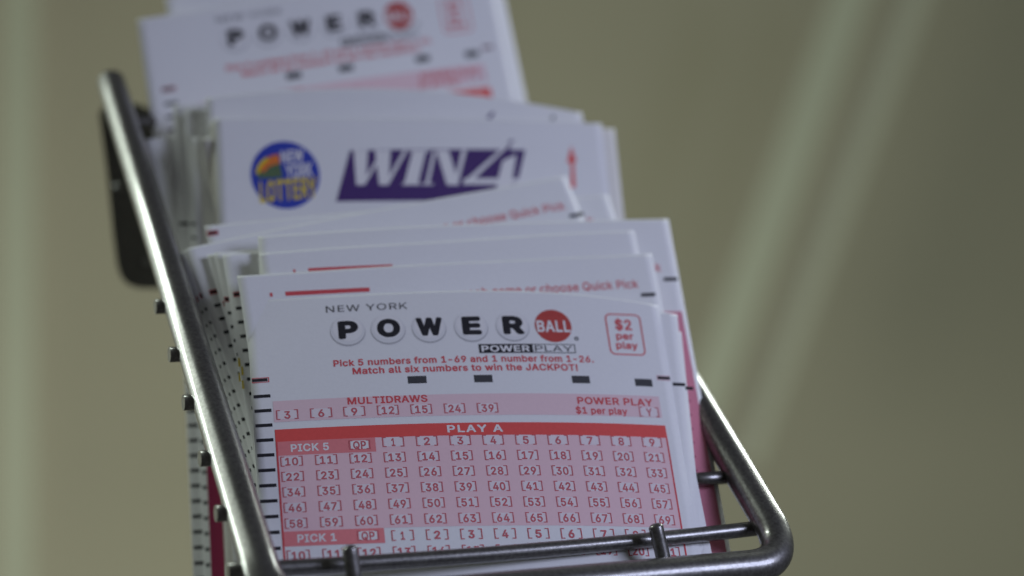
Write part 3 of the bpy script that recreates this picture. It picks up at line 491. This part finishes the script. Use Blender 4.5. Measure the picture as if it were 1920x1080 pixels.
def lean_slip(tl, tr, n, k=1.0e-3, tilt=0.0, skew=0.0, **kw):
    """a slip parallel to the front one, n mm deeper in the rack, its top corners seen at tl and tr"""
    nn = SR[:, 2]; d = nn @ (ST + nn * n)
    def hit(q):
        r = pxz(q[0], q[1], 1.0); return r * (d / (nn @ r))
    A, B = hit(tl), hit(tr)
    U = B - A; w = np.linalg.norm(U); U /= w
    V = np.cross(nn, U) + U * skew; V /= np.linalg.norm(V); t = math.radians(tilt); V = V * math.cos(t) + nn * math.sin(t); n2 = np.cross(U, V); n2 /= np.linalg.norm(n2)
    O = (A + B) / 2 - n2 * k * (w / 2) ** 2 - V * VT
    return Slip(O, U, V, k=k, w=w, **kw)

def front_print(s, full=True, marks=True, numbers=True, w=0):
    """the printing of the white numbered slip"""
    lg = Ink()
    lg.text('NEW YORK', -26.2, -10.4, -38.9, 1.55, 'grey', 2, 0.004, 1.1)
    for ch, u, wd in (('P', -22.3, 3.9), ('O', -14.5, 4.5), ('W', -6.5, 5.1), ('E', 1.8, 3.8), ('R', 10.1, 4.2)):
        lg.disc(u - .1, -33.35, 3.40, 'shade', 1); lg.disc(u - .1, -33.62, 3.32, 'ball', 2)
        lg.disc(u - .1, -34.0, 2.9, 'white', 3)
        lg.text(ch, u - wd / 2, u + wd / 2, -33.8, 3.65, 'black', 4, 0.075)
    lg.disc(18.25, -33.6, 3.75, 'dred', 1)
    lg.text('BALL', 14.9, 21.7, -33.55, 2.5, 'white', 2, 0.035)
    lg.frame(22.2, -31.2, 23.1, -30.3, 0.16, .43, 'grey', 1)
    lg.text('R', 22.45, 22.85, -30.75, 0.45, 'grey', 2)
    lg.rect(2.7, -29.45, 13.3, -27.4, 'black', 1)
    lg.text('POWER', 3.2, 12.8, -28.42, 1.35, 'white', 2, 0.03)
    lg.frame(13.3, -29.45, 22.1, -27.4, 0.18, .06, 'grey', 1)
    lg.text('PLAY', 13.9, 21.5, -28.42, 1.35, 'grey', 2, 0.0)
    s.ink('title_logo', lg)
    pb = Ink(); pb.frame(29.2, -36.75, 36.75, -27.3, 0.3, 1.2, 'red', 1)
    pb.text('$2', 31.1, 34.6, -34.25, 2.25, 'red', 2, 0.035)
    pb.text('per', 31.0, 34.6, -31.65, 1.55, 'red', 2, 0.03)
    pb.text('play', 30.7, 35.2, -29.55, 1.55, 'red', 2, 0.03)
    s.ink('price_box', pb)
    it = Ink()
    it.text('Pick 5 numbers from 1-69 and 1 number from 1-26.', -25.7, 25.5, -26.15, 1.42, 'red', 1, 0.028)
    it.text('Match all six numbers to win the JACKPOT!', -22.2, 22.0, -24.2, 1.42, 'red', 1, 0.028)
    s.ink('instruction_text', it)
    hm = Ink()
    for u, v in ((-10.05, -21.72), (2.8, -21.65), (22.3, -21.5), (35.25, -21.25)):
        hm.rect(u - 1.8, v - .82, u + 1.8, v + .82, 'grey', 1)
    s.ink('header_marks', hm)
    tm = Ink()
    tm.frame(-41.2, -23.85, -38.0, -22.7, .16, .06, 'red', 1)
    tm.rect(-41.2, -23.62, -38.3, -22.95, 'black', 2)
    em = Ink(); em.rect(38.2, -23.1, 41.0, -21.9, 'pale', 1); em.rect(38.35, -22.85, 41.0, -22.15, 'black', 2); s.ink('edge_mark', em)
    for i in range(0, 30 if full else 6):
        v = -19.6 + i * 3.268; tm.rect(-41.1, v - .36, -37.95, v + .36, 'black', 1)
    s.ink('timing_marks', tm)
    md = Ink(); md.rect(-37.6, -18.3, 37.95, -13.6, 'pale', 1)
    md.text('MULTIDRAWS', -23.7, -8.5, -17.5, 1.5, 'red', 2, 0.03)
    for t, u in (('3', -35.1), ('6', -28.8), ('9', -22.6), ('12', -16.25), ('15', -9.9), ('24', -3.5), ('39', 2.9)):
        md.cell(t, u, -15.15, fill=True)
    md.text('POWER PLAY', 20.9, 36.4, -16.85, 1.5, 'red', 2, 0.03)
    md.text('$1 per play', 20.3, 30.8, -14.7, 1.42, 'red', 2, 0.03)
    md.cell('Y', 35.35, -14.75)
    s.ink('multidraw_panel', md)
    if not full: return
    pp = Ink(); pp.rect(-37.5, -9.3, 38.25, 9.80, 'pink', 1); pp.rect(-37.6, -11.95, 38.3, -9.25, 'redbar', 2)
    pp.text('PLAY A', -5.4, 5.3, -10.7, 1.5, 'white', 3, 0.04, 1.1)
    for u0, u1 in ((-37.6, -37.25), (38.0, 38.35)): pp.rect(u0, -9.25, u1, 60, 'red', 2)
    for v0, t in ((-9.25, 'PICK 5'), (9.80, 'PICK 1')):
        pp.rect(-37.25, v0, -19.2, v0 + 3.05, 'head', 2)
        pp.text(t, -34.9, -27.9, v0 + 1.5, 1.55, 'white', 3, 0.04)
        pp.cell('QP', -22.2, v0 + 1.45, 4.0, 2.0, fill=True, bl=3)
    pn = s.ink('play_panel', pp)
    ng = Ink()
    for r in range(6):
        for c in range(12):
            num = c - 2 if r == 0 else 10 + (r - 1) * 12 + c
            if num < 1: continue
            ng.cell(str(num), (c - 5.5) * 6.35, (r - 2.5) * 3.268)
    for r in range(2):
        for c in range(12):
            num = c - 2 if r == 0 else 10 + (r - 1) * 12 + c
            if 1 <= num <= 26: ng.cell(str(num), (c - 5.5) * 6.35, (r + 3.5) * 3.268, fill=False)
    s.ink('number_grid', ng, pn)

def edge_ticks(s, v0, n, first_red=True, inset=0.3, ln=2.9, pitch=3.27, mat='black', side=-1):
    t = Ink(); e = side * s.w / 2
    for i in range(n):
        v = v0 + i * pitch; a, b = sorted((e - side * inset, e - side * (inset + ln)))
        if i == 0 and first_red:
            t.rect(a - .1, v - .6, b + .2, v + .6, 'red', 1); t.rect(a, v - .38, b, v + .38, mat, 2)
        else: t.rect(a, v - .38, b, v + .38, mat, 1)
    return s.ink('timing_marks', t)

def px_rect(s, ink, x0, y0, x1, y1, h, mat, layer=1):
    """a straight printed band from one seen point to another, h mm tall"""
    a, b = s.inv(x0, y0), s.inv(x1, y1); n = 8
    vs, fs = [], []
    for i in range(n + 1):
        u = a[0] + (b[0] - a[0]) * i / n; v = a[1] + (b[1] - a[1]) * i / n
        vs += [(u, v - h / 2), (u, v + h / 2)]
    for i in range(n): fs.append((2 * i, 2 * i + 1, 2 * i + 3, 2 * i + 2))
    ink.add(vs, fs, mat, layer)
def px_text(s, ink, t, x0, y0, x1, y1, cap, mat, layer=2, bold=0.0, shear=0.0):
    a, b = s.inv(x0, y0), s.inv(x1, y1); g, f = text_geo(t, bold)
    X0, X1 = g[:, 0].min(), g[:, 0].max(); c = cap / cap_height(); vs = []
    for x, y, z in g:
        k = (x - X0) / (X1 - X0)
        vs.append((a[0] + (b[0] - a[0]) * k + shear * (y * c - cap / 2), a[1] + (b[1] - a[1]) * k + cap / 2 - y * c, z))
    ink.add(vs, f, mat, layer)
def px_poly(s, ink, pts, mat, layer=1): ink.poly([tuple(s.inv(*p)) for p in pts], mat, layer)

# ================================================================== background
def box_between(name, a, b, half_w, half_d, mat, parent=None):
    """straight strip from a to b (world points)"""
    a, b = Vector(a), Vector(b); d = (b - a).normalized()
    view = ((a + b) / 2 - CAM_AT).normalized(); side = d.cross(view).normalized(); dep = side.cross(d).normalized()
    vs = []
    for p in (a, b):
        for x, y in ((-1, -1), (1, -1), (1, 1), (-1, 1)): vs.append(p + side * half_w * x + dep * half_d * y)
    fs = [(3, 2, 1, 0), (4, 5, 6, 7), (0, 1, 5, 4), (1, 2, 6, 5), (2, 3, 7, 6), (3, 0, 4, 7)]
    return link(name, vs, fs, mat, parent, origin=(a if parent is None else None))

def plain_mat(name, col, rough=0.7, spec=0.3, var=0.05, scale=6):
    m = bpy.data.materials.new(name); m.use_nodes = True; N, L = nodes(m); b = N['Principled BSDF']
    b.inputs['Roughness'].default_value = rough; b.inputs['Specular IOR Level'].default_value = spec
    tc = N.new('ShaderNodeTexCoord'); n = N.new('ShaderNodeTexNoise'); n.inputs['Scale'].default_value = scale
    L.new(tc.outputs['Object'], n.inputs['Vector']); r = N.new('ShaderNodeValToRGB')
    r.color_ramp.elements[0].color = (*[c * (1 - var) for c in col], 1); r.color_ramp.elements[1].color = (*[c * (1 + var) for c in col], 1)
    L.new(n.outputs['Fac'], r.inputs['Fac']); L.new(r.outputs['Color'], b.inputs['Base Color'])
    return m
wall_mat = plain_mat('olive_wall', (0.355, 0.35, 0.25), 0.75, var=0.06, scale=3)
ZW = 1900.0
wc = [P(x, y, ZW) for x, y in ((-2200, 1300), (2200, 1300), (2200, -1300), (-2200, -1300))]
wb_ = [P(x, y, ZW + 60) for x, y in ((-2200, 1300), (2200, 1300), (2200, -1300), (-2200, -1300))]
wall = link('wall', wc + wb_, [(0, 1, 2, 3), (7, 6, 5, 4), (0, 4, 5, 1), (1, 5, 6, 2), (2, 6, 7, 3), (3, 7, 4, 0)], wall_mat, origin=wc[0])
tag(wall, 'plain olive wall, far out of focus behind the wire rack', 'wall')
glass_mat = plain_mat('pale_green_edge', (0.325, 0.35, 0.255), 0.4, 0.3)
left_mat = plain_mat('soft_green_edge', (0.235, 0.255, 0.185), 0.5, 0.3)
dim_mat = plain_mat('dim_green_edge', (0.325, 0.34, 0.25), 0.4, 0.3)
GL = 'glass panel edges'
def strip(x0, y0, x1, y1, z, wpx, mat, label):
    o = box_between('glass_edge', P(*pxz(x0, y0, z)), P(*pxz(x1, y1, z)), wpx / F * z / 2000, 0.004, mat)
    tag(o, label, 'glass edge', GL)
strip(1296, 830, 1620, -80, 1500, 66, glass_mat, 'brighter blurred slanting glass edge, nearer to the rack, on the right')
strip(1396, 860, 1741, -80, 1520, 54, dim_mat, 'fainter blurred slanting glass edge, right of the brighter one')
strip(28, 1150, 36, -80, 1500, 60, left_mat, 'blurred upright pale green glass edge at the far left')

# ================================================================== wire rack
rack = bpy.data.objects.new('wire_rack', None); C.objects.link(rack)
rack.location = P(*tray(TW / 2, 60, -5))
tag(rack, 'slanting brushed steel wire rack holding all the play slips', 'rack')
def rack_part(name, vf, mat='steel', parent=None):
    par = parent or rack
    vs, fs = vf
    base = rack.location if parent is None else rack.location + parent.location
    cen = sum((Vector(v) for v in vs), Vector()) / len(vs)
    me = bpy.data.meshes.new(name); me.from_pydata([Vector(v) - cen for v in vs], [], fs); me.materials.append(M[mat])
    me.polygons.foreach_set('use_smooth', [len(p.vertices) == 4 for p in me.polygons]); me.update()
    o = bpy.data.objects.new(name, me); C.objects.link(o); o.parent = par; o.location = cen - base
    return o
RT = 0.0032
FY, FN = -8.2, -1.0                                    # front tube: ahead of and a little under the thin bar
LB = 157.0                                             # length of the rails
def bend(a, c, b, n=10):
    return [a * (1 - t) ** 2 + 2 * c * t * (1 - t) + b * t * t for t in np.linspace(0, 1, n)]
path = [tray(0, y, 0) for y in np.linspace(LB, 3, 24)]
path += bend(tray(0, 1, 0), tray(0, FY, FN), tray(9, FY, FN))
path += [tray(x, FY, FN) for x in np.linspace(14, TW - 13, 20)]
path += bend(tray(TW - 8.5, FY, FN), tray(TW, FY, FN), tray(TW, 1, 0), 14)
path += [tray(TW, y, 0) for y in np.linspace(3, LB - 25, 24)]
pts, rad = rounded_ends([P(*p) for p in path], RT)
rack_part('rim_rail', tube_geo(pts, rad, 28))
BY = 3.2
# thin front bar, bowed a little towards the viewer at mid length
bar_pts = []
for t in np.linspace(0, 1, 25):
    x = -5.0 + (TW + 7.0) * t; b = 4 * t * (1 - t)
    bar_pts.append(P(*tray(x, BY - 0.9 * b, -2.6 - 0.3 * b)))
rack_part('front_bar', tube_geo(bar_pts, 0.00145, 16))
# short pegs on the rails that part the pockets
def rod_t(py):
    lo, hi = -10.0, 200.0
    for _ in range(50):
        m = (lo + hi) / 2; p = tray(-4.6, m, -1.2)
        if CY + F * p[1] / p[2] > py: lo = m
        else: hi = m
    return lo
for i, py in enumerate((963, 860, 755, 665, 575)):
    t = rod_t(py)
    rack_part('peg', tube_geo([P(*tray(x, t, -1.2)) for x in (-4.6, -2.5, 1.0)], 0.0015, 14))
    if i == 0:
        t = rod_t(963) + 0.5
        rack_part('peg', tube_geo([P(*tray(x, t, -1.5)) for x in (TW - 12, TW - 6, TW + 1)], 0.00135, 14))
pts, rad = rounded_ends([P(*tray(x, LB - 15, -1.0)) for x in (0.5, 4, 6.8)], 0.0014)
rack_part('rear_hook', tube_geo(pts, rad, 16), 'dark')
# posts joining the thin bar and the front tube
for px0, py0, px1, py1 in ((656, 1030, 664, 1082), (1230, 989, 1247, 1060)):
    zt = tray((px0 - 485) / 955 * TW, 0, 0)[2]
    a = pxz(px0, py0, zt - 2.2); b = pxz(px1, py1, zt - 2.4)
    pp_, rr_ = rounded_ends([P(*(a + (b - a) * t)) for t in np.linspace(0, 1, 6)], 0.0014, 4)
    rack_part('post', tube_geo(pp_, rr_, 18))
# dark hanging bracket plate behind the left rail
def plate(outline, z0, z1, mat, name):
    n = len(outline); vs = [P(*pxz(x, y, z0)) for x, y in outline] + [P(*(pxz(x, y, z0) + np.array([0, 0, z1 - z0]))) for x, y in outline]
    fs = [tuple(range(n - 1, -1, -1)), tuple(range(n, 2 * n))] + [(i, (i + 1) % n, n + (i + 1) % n, n + i) for i in range(n)]
    return rack_part(name, (vs, fs), mat)
ol = [(186, 215), (196, 196), (225, 190), (262, 196), (300, 215), (318, 400), (326, 520)]
ol += [(318, 534), (300, 541), (262, 541), (240, 534), (226, 518), (219, 495), (212, 440), (200, 320)]
rack_part('bracket_arm', tube_geo([P(*tray(0, LB - 2, 0)), P(*(tray(0, LB - 2, 0) * 0.4 + pxz(228, 240, 469) * 0.6)), P(*pxz(230, 250, 470))], 0.0024, 14), 'dark')
bracket = plate(ol, 468, 474, 'dark', 'bracket_plate')
for x, y in ((222, 350), (274, 492)):
    rack_part('screw', tube_geo([P(*pxz(x, y, z)) for z in (468.5, 467.6, 467.0)], [0.0011, 0.0011, 0.0007], 14), 'steel', bracket)

# ================================================================== slips, front to back
G1 = 'front bundle of numbered slips'; G2 = 'quick pick slips'; G3 = 'slips of the middle pocket'; G4 = 'slips at the back of the rack'
s1 = Slip(ST, SR[:, 0], SR[:, 1], 1.35857e-3, 0.34247e-5, 1.455e-3, w=82.6, uc=-0.15, length=118)
s1.edge = lambda u: 2.9 * max(0, (u + 2) / 43) ** 2.2
s1.build('foremost white numbered slip with red play grid, behind the front bar', G1)
front_print(s1)

def behind_front(dn, du, dv, skew, label, mark):
    O = ST + SR[:, 2] * dn + SR[:, 0] * du + SR[:, 1] * dv
    s = Slip(O, SR[:, 0], SR[:, 1] + SR[:, 0] * skew, 1.36e-3, 0.34e-5, 1.455e-3, w=82.6, uc=-0.15, length=116)
    s.edge = lambda u: 2.9 * max(0, (u + 2) / 43) ** 2.2
    s.build(label, G1)
    a = s.inv(*mark); t = Ink()
    t.rect(a[0] - 1.3, a[1] - .36, a[0] + 1.35, a[1] + .36, 'black', 2)
    s.ink('timing_marks', t); return s
behind_front(0.6, 1.6, 1.7, -0.058, 'white slip peeking out right of the foremost numbered slip', (1273, 721))
behind_front(1.3, 1.8, 5.6, -0.062, 'white slip showing only a thin strip, third from the front, its corner lowest', (1288, 728))

RED = 'red'
# Q2: quick pick slip right behind the front bundle
q2 = lean_slip((445, 517), (1222, 476), 4.0, k=0.25e-3, taper=-0.075)
q2.build('white quick pick slip with thick red bar, directly above the foremost slip', G2)
i = Ink()
px_rect(q2, i, 535, 551, 693, 543, 1.0, 'red'); px_rect(q2, i, 506, 553, 511, 552.6, .9, 'red')
q2.ink('red_bar', i)
i = Ink(); px_text(q2, i, 'each game or choose Quick Pick', 866, 549, 1196, 532, 2.0, 'red', 1, 0.012); q2.ink('instruction_text', i)
i = Ink(); px_rect(q2, i, 1202, 553.5, 1229, 552, .85, 'black'); q2.ink('timing_mark', i)
# U: the slip behind it
u_ = lean_slip((487, 475), (1189, 432), 5.0, k=0.3e-3, taper=-0.075)
u_.build('white quick pick slip with thin red line, topped by a blank edge', G2)
i = Ink()
px_rect(u_, i, 578, 506, 736, 498.5, 0.7, 'red'); px_rect(u_, i, 550, 509, 554, 508.7, .9, 'red')
u_.ink('red_bar', i)
# T: dotted left margin
t_ = lean_slip((417, 479), (1160, 436), 10.0, k=0.9e-3)
t_.build('white slip with dotted left margin and a yellow pen squiggle, left of the foremost slip', G2)
edge_ticks(t_, t_.inv(434, 553)[1], 26, inset=1.0, ln=1.7)
i = Ink()
for k, (x, y) in enumerate(((446, 672), (452, 688), (447, 700), (453, 714))): px_poly(t_, i, [(x, y), (x + 3, y - 1), (x + 5, y + 15), (x + 1, y + 16)], 'yellow', 2)
t_.ink('pen_mark', i)
for k, (tl, tr, n, lab) in enumerate((((401, 474), (1136, 432), 11.2, 'white slip with dotted edge, next left of the one marked by a yellow pen squiggle'),
        ((388, 478), (1118, 430), 12.4, 'white slip with dotted edge, between the turned bundle and the pen-marked slip'))):
    s = lean_slip(tl, tr, n, k=0.5e-3, skew=0.05 + 0.05 * k); s.build(lab, G2)
    edge_ticks(s, s.inv(tl[0] + 16, 562 + 9 * k)[1], 26, inset=0.2 + .3 * k, ln=1.2)
# Q1: tall one with the pink panel on the right
q1 = lean_slip((484, 443), (1253, 411), 7.6, k=0.6e-3, skew=-0.085)
q1.build('tall white slip with pink panel along its right edge, right of the front bundle', G2)
i = Ink(); px_text(q1, i, 'Quick Pick', 1138, 505, 1239, 501, 2.1, 'red', 1, 0.012); q1.ink('instruction_text', i)
i = Ink(); px_rect(q1, i, 1244, 524, 1270, 523, .9, 'black'); q1.ink('timing_mark', i)
i = Ink(); a = q1.inv(1268, 584); i.rect(-q1.w / 2 + 4, a[1], q1.w / 2 - 0.9, a[1] + 70, 'rose', 1); q1.ink('pink_panel', i)
i = Ink(); px_rect(q1, i, 1268, 619, 1272, 619, .8, 'magenta', 2)
for k in range(12): px_rect(q1, i, 1291 + k * 2.6, 752 + 26 * k, 1294 + k * 2.6, 752 + 26 * k, .5, 'magenta', 2)
q1.ink('timing_marks', i)
# Q3 and the turned bundle
for k, (tl, tr, n, lab) in enumerate((
        ((349, 466), (1061, 330), 14.0, 'turned white slip whose right corner overlaps the purple logo slip'),
        ((342, 470), (1020, 344), 14.6, 'turned white slip second in the fanned bundle by the left rail'),
        ((336, 476), (1000, 353), 15.2, 'turned white slip third in the fanned bundle by the left rail'),
        ((331, 484), (985, 364), 15.8, 'leftmost turned white slip of the fanned bundle by the left rail'))):
    s = lean_slip(tl, tr, n, k=0.5e-3, taper=-0.06); s.build(lab, G2)
    v0 = s.inv(tl[0] + 44, tl[1] + 83)[1]
    edge_ticks(s, v0, 24, inset=0.5 if k else 1.6, ln=2.6 if k == 0 else 1.2)
    if k == 0:
        i = Ink(); px_text(s, i, 'each game or choose Quick Pick', 730, 444, 1058, 385, 2.1, 'red', 1, 0.012); s.ink('instruction_text', i)
        i = Ink(); px_rect(s, i, 1068, 406, 1094, 400.5, .95, 'black'); s.ink('timing_mark', i)
w_ = lean_slip((383, 424), (1141, 366), 17.4, k=0.5e-3)
w_.build('white slip behind the turned slip, its corner right of the red lettering', G3)
i = Ink(); px_text(w_, i, 'k', 1102, 414, 1113, 413.5, 1.9, 'red', 1, 0.012); w_.ink('instruction_text', i)
edge_ticks(w_, w_.inv(368, 440)[1], 30, inset=.4, ln=2.0)

# purple logo slip
wn = lean_slip((402, 222), (1128, 232), 20.0, k=0.8e-3, tilt=14)
wn.build('slip with purple logo, round blue badge and red arrow in the middle pocket', G3, 'paper')
a = wn.inv(535, 328); R_ = (wn.inv(600, 329)[0] - wn.inv(470, 327)[0]) / 2; RV = (wn.inv(535, 392)[1] - wn.inv(535, 265)[1]) / 2
bd = Ink(); bd.disc(a[0], a[1], R_, 'blue', 1, RV)
def bdg(x, y): return (a[0] + x * R_, a[1] + y * RV)
bd.poly([bdg(-.80, .10)] + [bdg(-.1 - .72 * math.cos(t), .10 - .68 * math.sin(t)) for t in np.linspace(0.15, 1.5, 8)] + [bdg(-.08, .10)], 'green', 2)
bd.poly([bdg(-.1 - .74 * math.cos(t), .0 - .62 * math.sin(t)) for t in np.linspace(0.25, 1.5, 8)] + [bdg(-.1 - .5 * math.cos(t), .0 - .34 * math.sin(t)) for t in np.linspace(1.5, 0.25, 8)], 'orange', 3)
bd.poly([bdg(-.1 - .76 * math.cos(t), .02 - .66 * math.sin(t)) for t in np.linspace(0.1, 1.0, 8)] + [bdg(-.1 - .66 * math.cos(t), .02 - .54 * math.sin(t)) for t in np.linspace(1.0, 0.1, 8)], 'yellow', 4)
def btext(t, x0, x1, yc, cap, mat, tilt, bold):
    p, q = bdg(x0, yc + tilt), bdg(x1, yc - tilt); g, f = text_geo(t, bold); X0, X1 = g[:, 0].min(), g[:, 0].max(); c = cap * RV / cap_height()
    bd.add([(p[0] + (q[0] - p[0]) * (x - X0) / (X1 - X0), p[1] + (q[1] - p[1]) * (x - X0) / (X1 - X0) + cap * RV / 2 - y * c, z) for x, y, z in g], f, mat, 5)
btext('NEW', -.10, .55, -.56, .34, 'white', .03, 0.03)
btext('YORK', .02, .78, -.13, .40, 'white', .03, 0.03)
btext('LOTTERY', -.76, .88, .43, .58, 'yellow', .07, 0.04)
wn.ink('round_badge', bd)
lg = Ink()
px_poly(wn, lg, [(656, 282), (985, 281), (962, 378), (630, 378)], 'purple', 1)
def stroke(pts, layer=2, mat='white'): px_poly(wn, lg, pts, mat, layer)
# W
stroke([(663, 282), (690, 282), (686, 340), (678, 347), (668, 347)]); stroke([(682, 338), (716, 282), (722, 282), (684, 347), (676, 347)], 3)
stroke([(703, 282), (732, 282), (729, 338), (722, 347), (711, 347)], 2); stroke([(725, 338), (757, 282), (764, 282), (728, 347), (720, 347)], 3)
# I
stroke([(774, 282), (799, 282), (783, 347), (757, 347)]); stroke([(768, 282), (806, 282), (805, 285), (767, 285)], 3); stroke([(754, 344), (790, 344), (789, 347), (753, 347)], 3)
# N
stroke([(818, 282), (841, 282), (861, 347), (838, 347)]); stroke([(811, 286), (818, 282), (804, 347), (797, 347)], 3)
stroke([(866, 282), (875, 282), (858, 347), (850, 347)], 3); stroke([(792, 344), (813, 344), (812, 347), (791, 347)], 4)
# 4
stroke([(951, 270), (962, 266), (886, 338), (870, 340)], 2); stroke([(870, 335), (974, 335), (972, 346), (868, 346)], 3)
stroke([(942, 302), (968, 290), (958, 352), (930, 352)], 4); stroke([(940, 282), (956, 282), (954, 264), (960, 262)], 1, 'purple')
px_poly(wn, lg, [(938, 281), (958, 263), (965, 263), (946, 281)], 'purple', 1)
wn.ink('purple_logo', lg)
ar = Ink(); px_poly(wn, ar, [(1063, 305), (1071, 274), (1081, 303), (1076, 305), (1079, 352), (1071, 352), (1070, 306)], 'redbar', 1); wn.ink('red_arrow', ar)
s = lean_slip((396, 228), (1152, 242), 21.0, k=0.8e-3, tilt=14)
s.build('cream slip whose right edge shows behind the purple logo slip', G3, 'cream')
s = lean_slip((386, 186), (1091, 213), 22.6, k=0.8e-3, tilt=14, skew=0.05)
s.edge = lambda u: -3.6 * (1 - (u / 44) ** 2)
s.build('white slip standing just above the purple logo slip, right corner sloping', G3)
i = Ink(); px_poly(s, i, [(912, 221), (922, 210), (928, 211), (920, 223)], 'purple', 1); px_poly(s, i, [(1032, 224), (1036, 216), (1040, 217), (1039, 225)], 'grey', 1); s.ink('purple_logo', i)
s = lean_slip((379, 267), (1100, 262), 24.0, k=0.8e-3, tilt=14, skew=0.105, curl=(-2.0, 20)); s.build('low cream slip, left corner bent forward beside the purple logo slip', G3, 'cream')
edge_ticks(s, s.inv(388, 430)[1], 30, inset=.4, ln=1.8, first_red=False)
s = lean_slip((360, 258), (1090, 264), 25.2, k=0.8e-3, tilt=14); s.build('white slip with magenta left border, low beneath the left rail', G3)
i = Ink(); i.rect(-s.w / 2 + 0.1, VT + 30, -s.w / 2 + 2.9, VT + 146, 'magenta', 1, step=.6); s.ink('magenta_border', i)
s = lean_slip((346, 206), (1080, 214), 27.0, k=0.8e-3, tilt=14); s.build('white slip standing behind the low bent cream slip', G3)
edge_ticks(s, s.inv(352, 420)[1], 30, inset=.4, ln=2.2, first_red=False)
s = lean_slip((324, 197), (1040, 204), 29.0, k=0.8e-3, tilt=14); s.build('white slip with dotted edge seen beneath the left rail, outermost of its pocket', G3)
edge_ticks(s, s.inv(330, 420)[1], 30, inset=.3, ln=2.6, first_red=False)
# back bundle
s = lean_slip((272, 262), (905, 178), 33.0, k=0.8e-3, tilt=8); s.build('white slip leaning beside the left rail below the rear numbered slip', G4)
BK = dict(k=0.8e-3, tilt=14, skew=-0.10)
b1 = lean_slip((257, 37), (921, -47), 34.0, **BK)
b1.build('blurred numbered slip at the very back with grey and red title', G4)
front_print(b1, full=True)
b2 = lean_slip((309, -4), (928, -84), 35.4, length=140, **BK); b2.build('tallest white slip at the back, its top cut by the frame', G4)
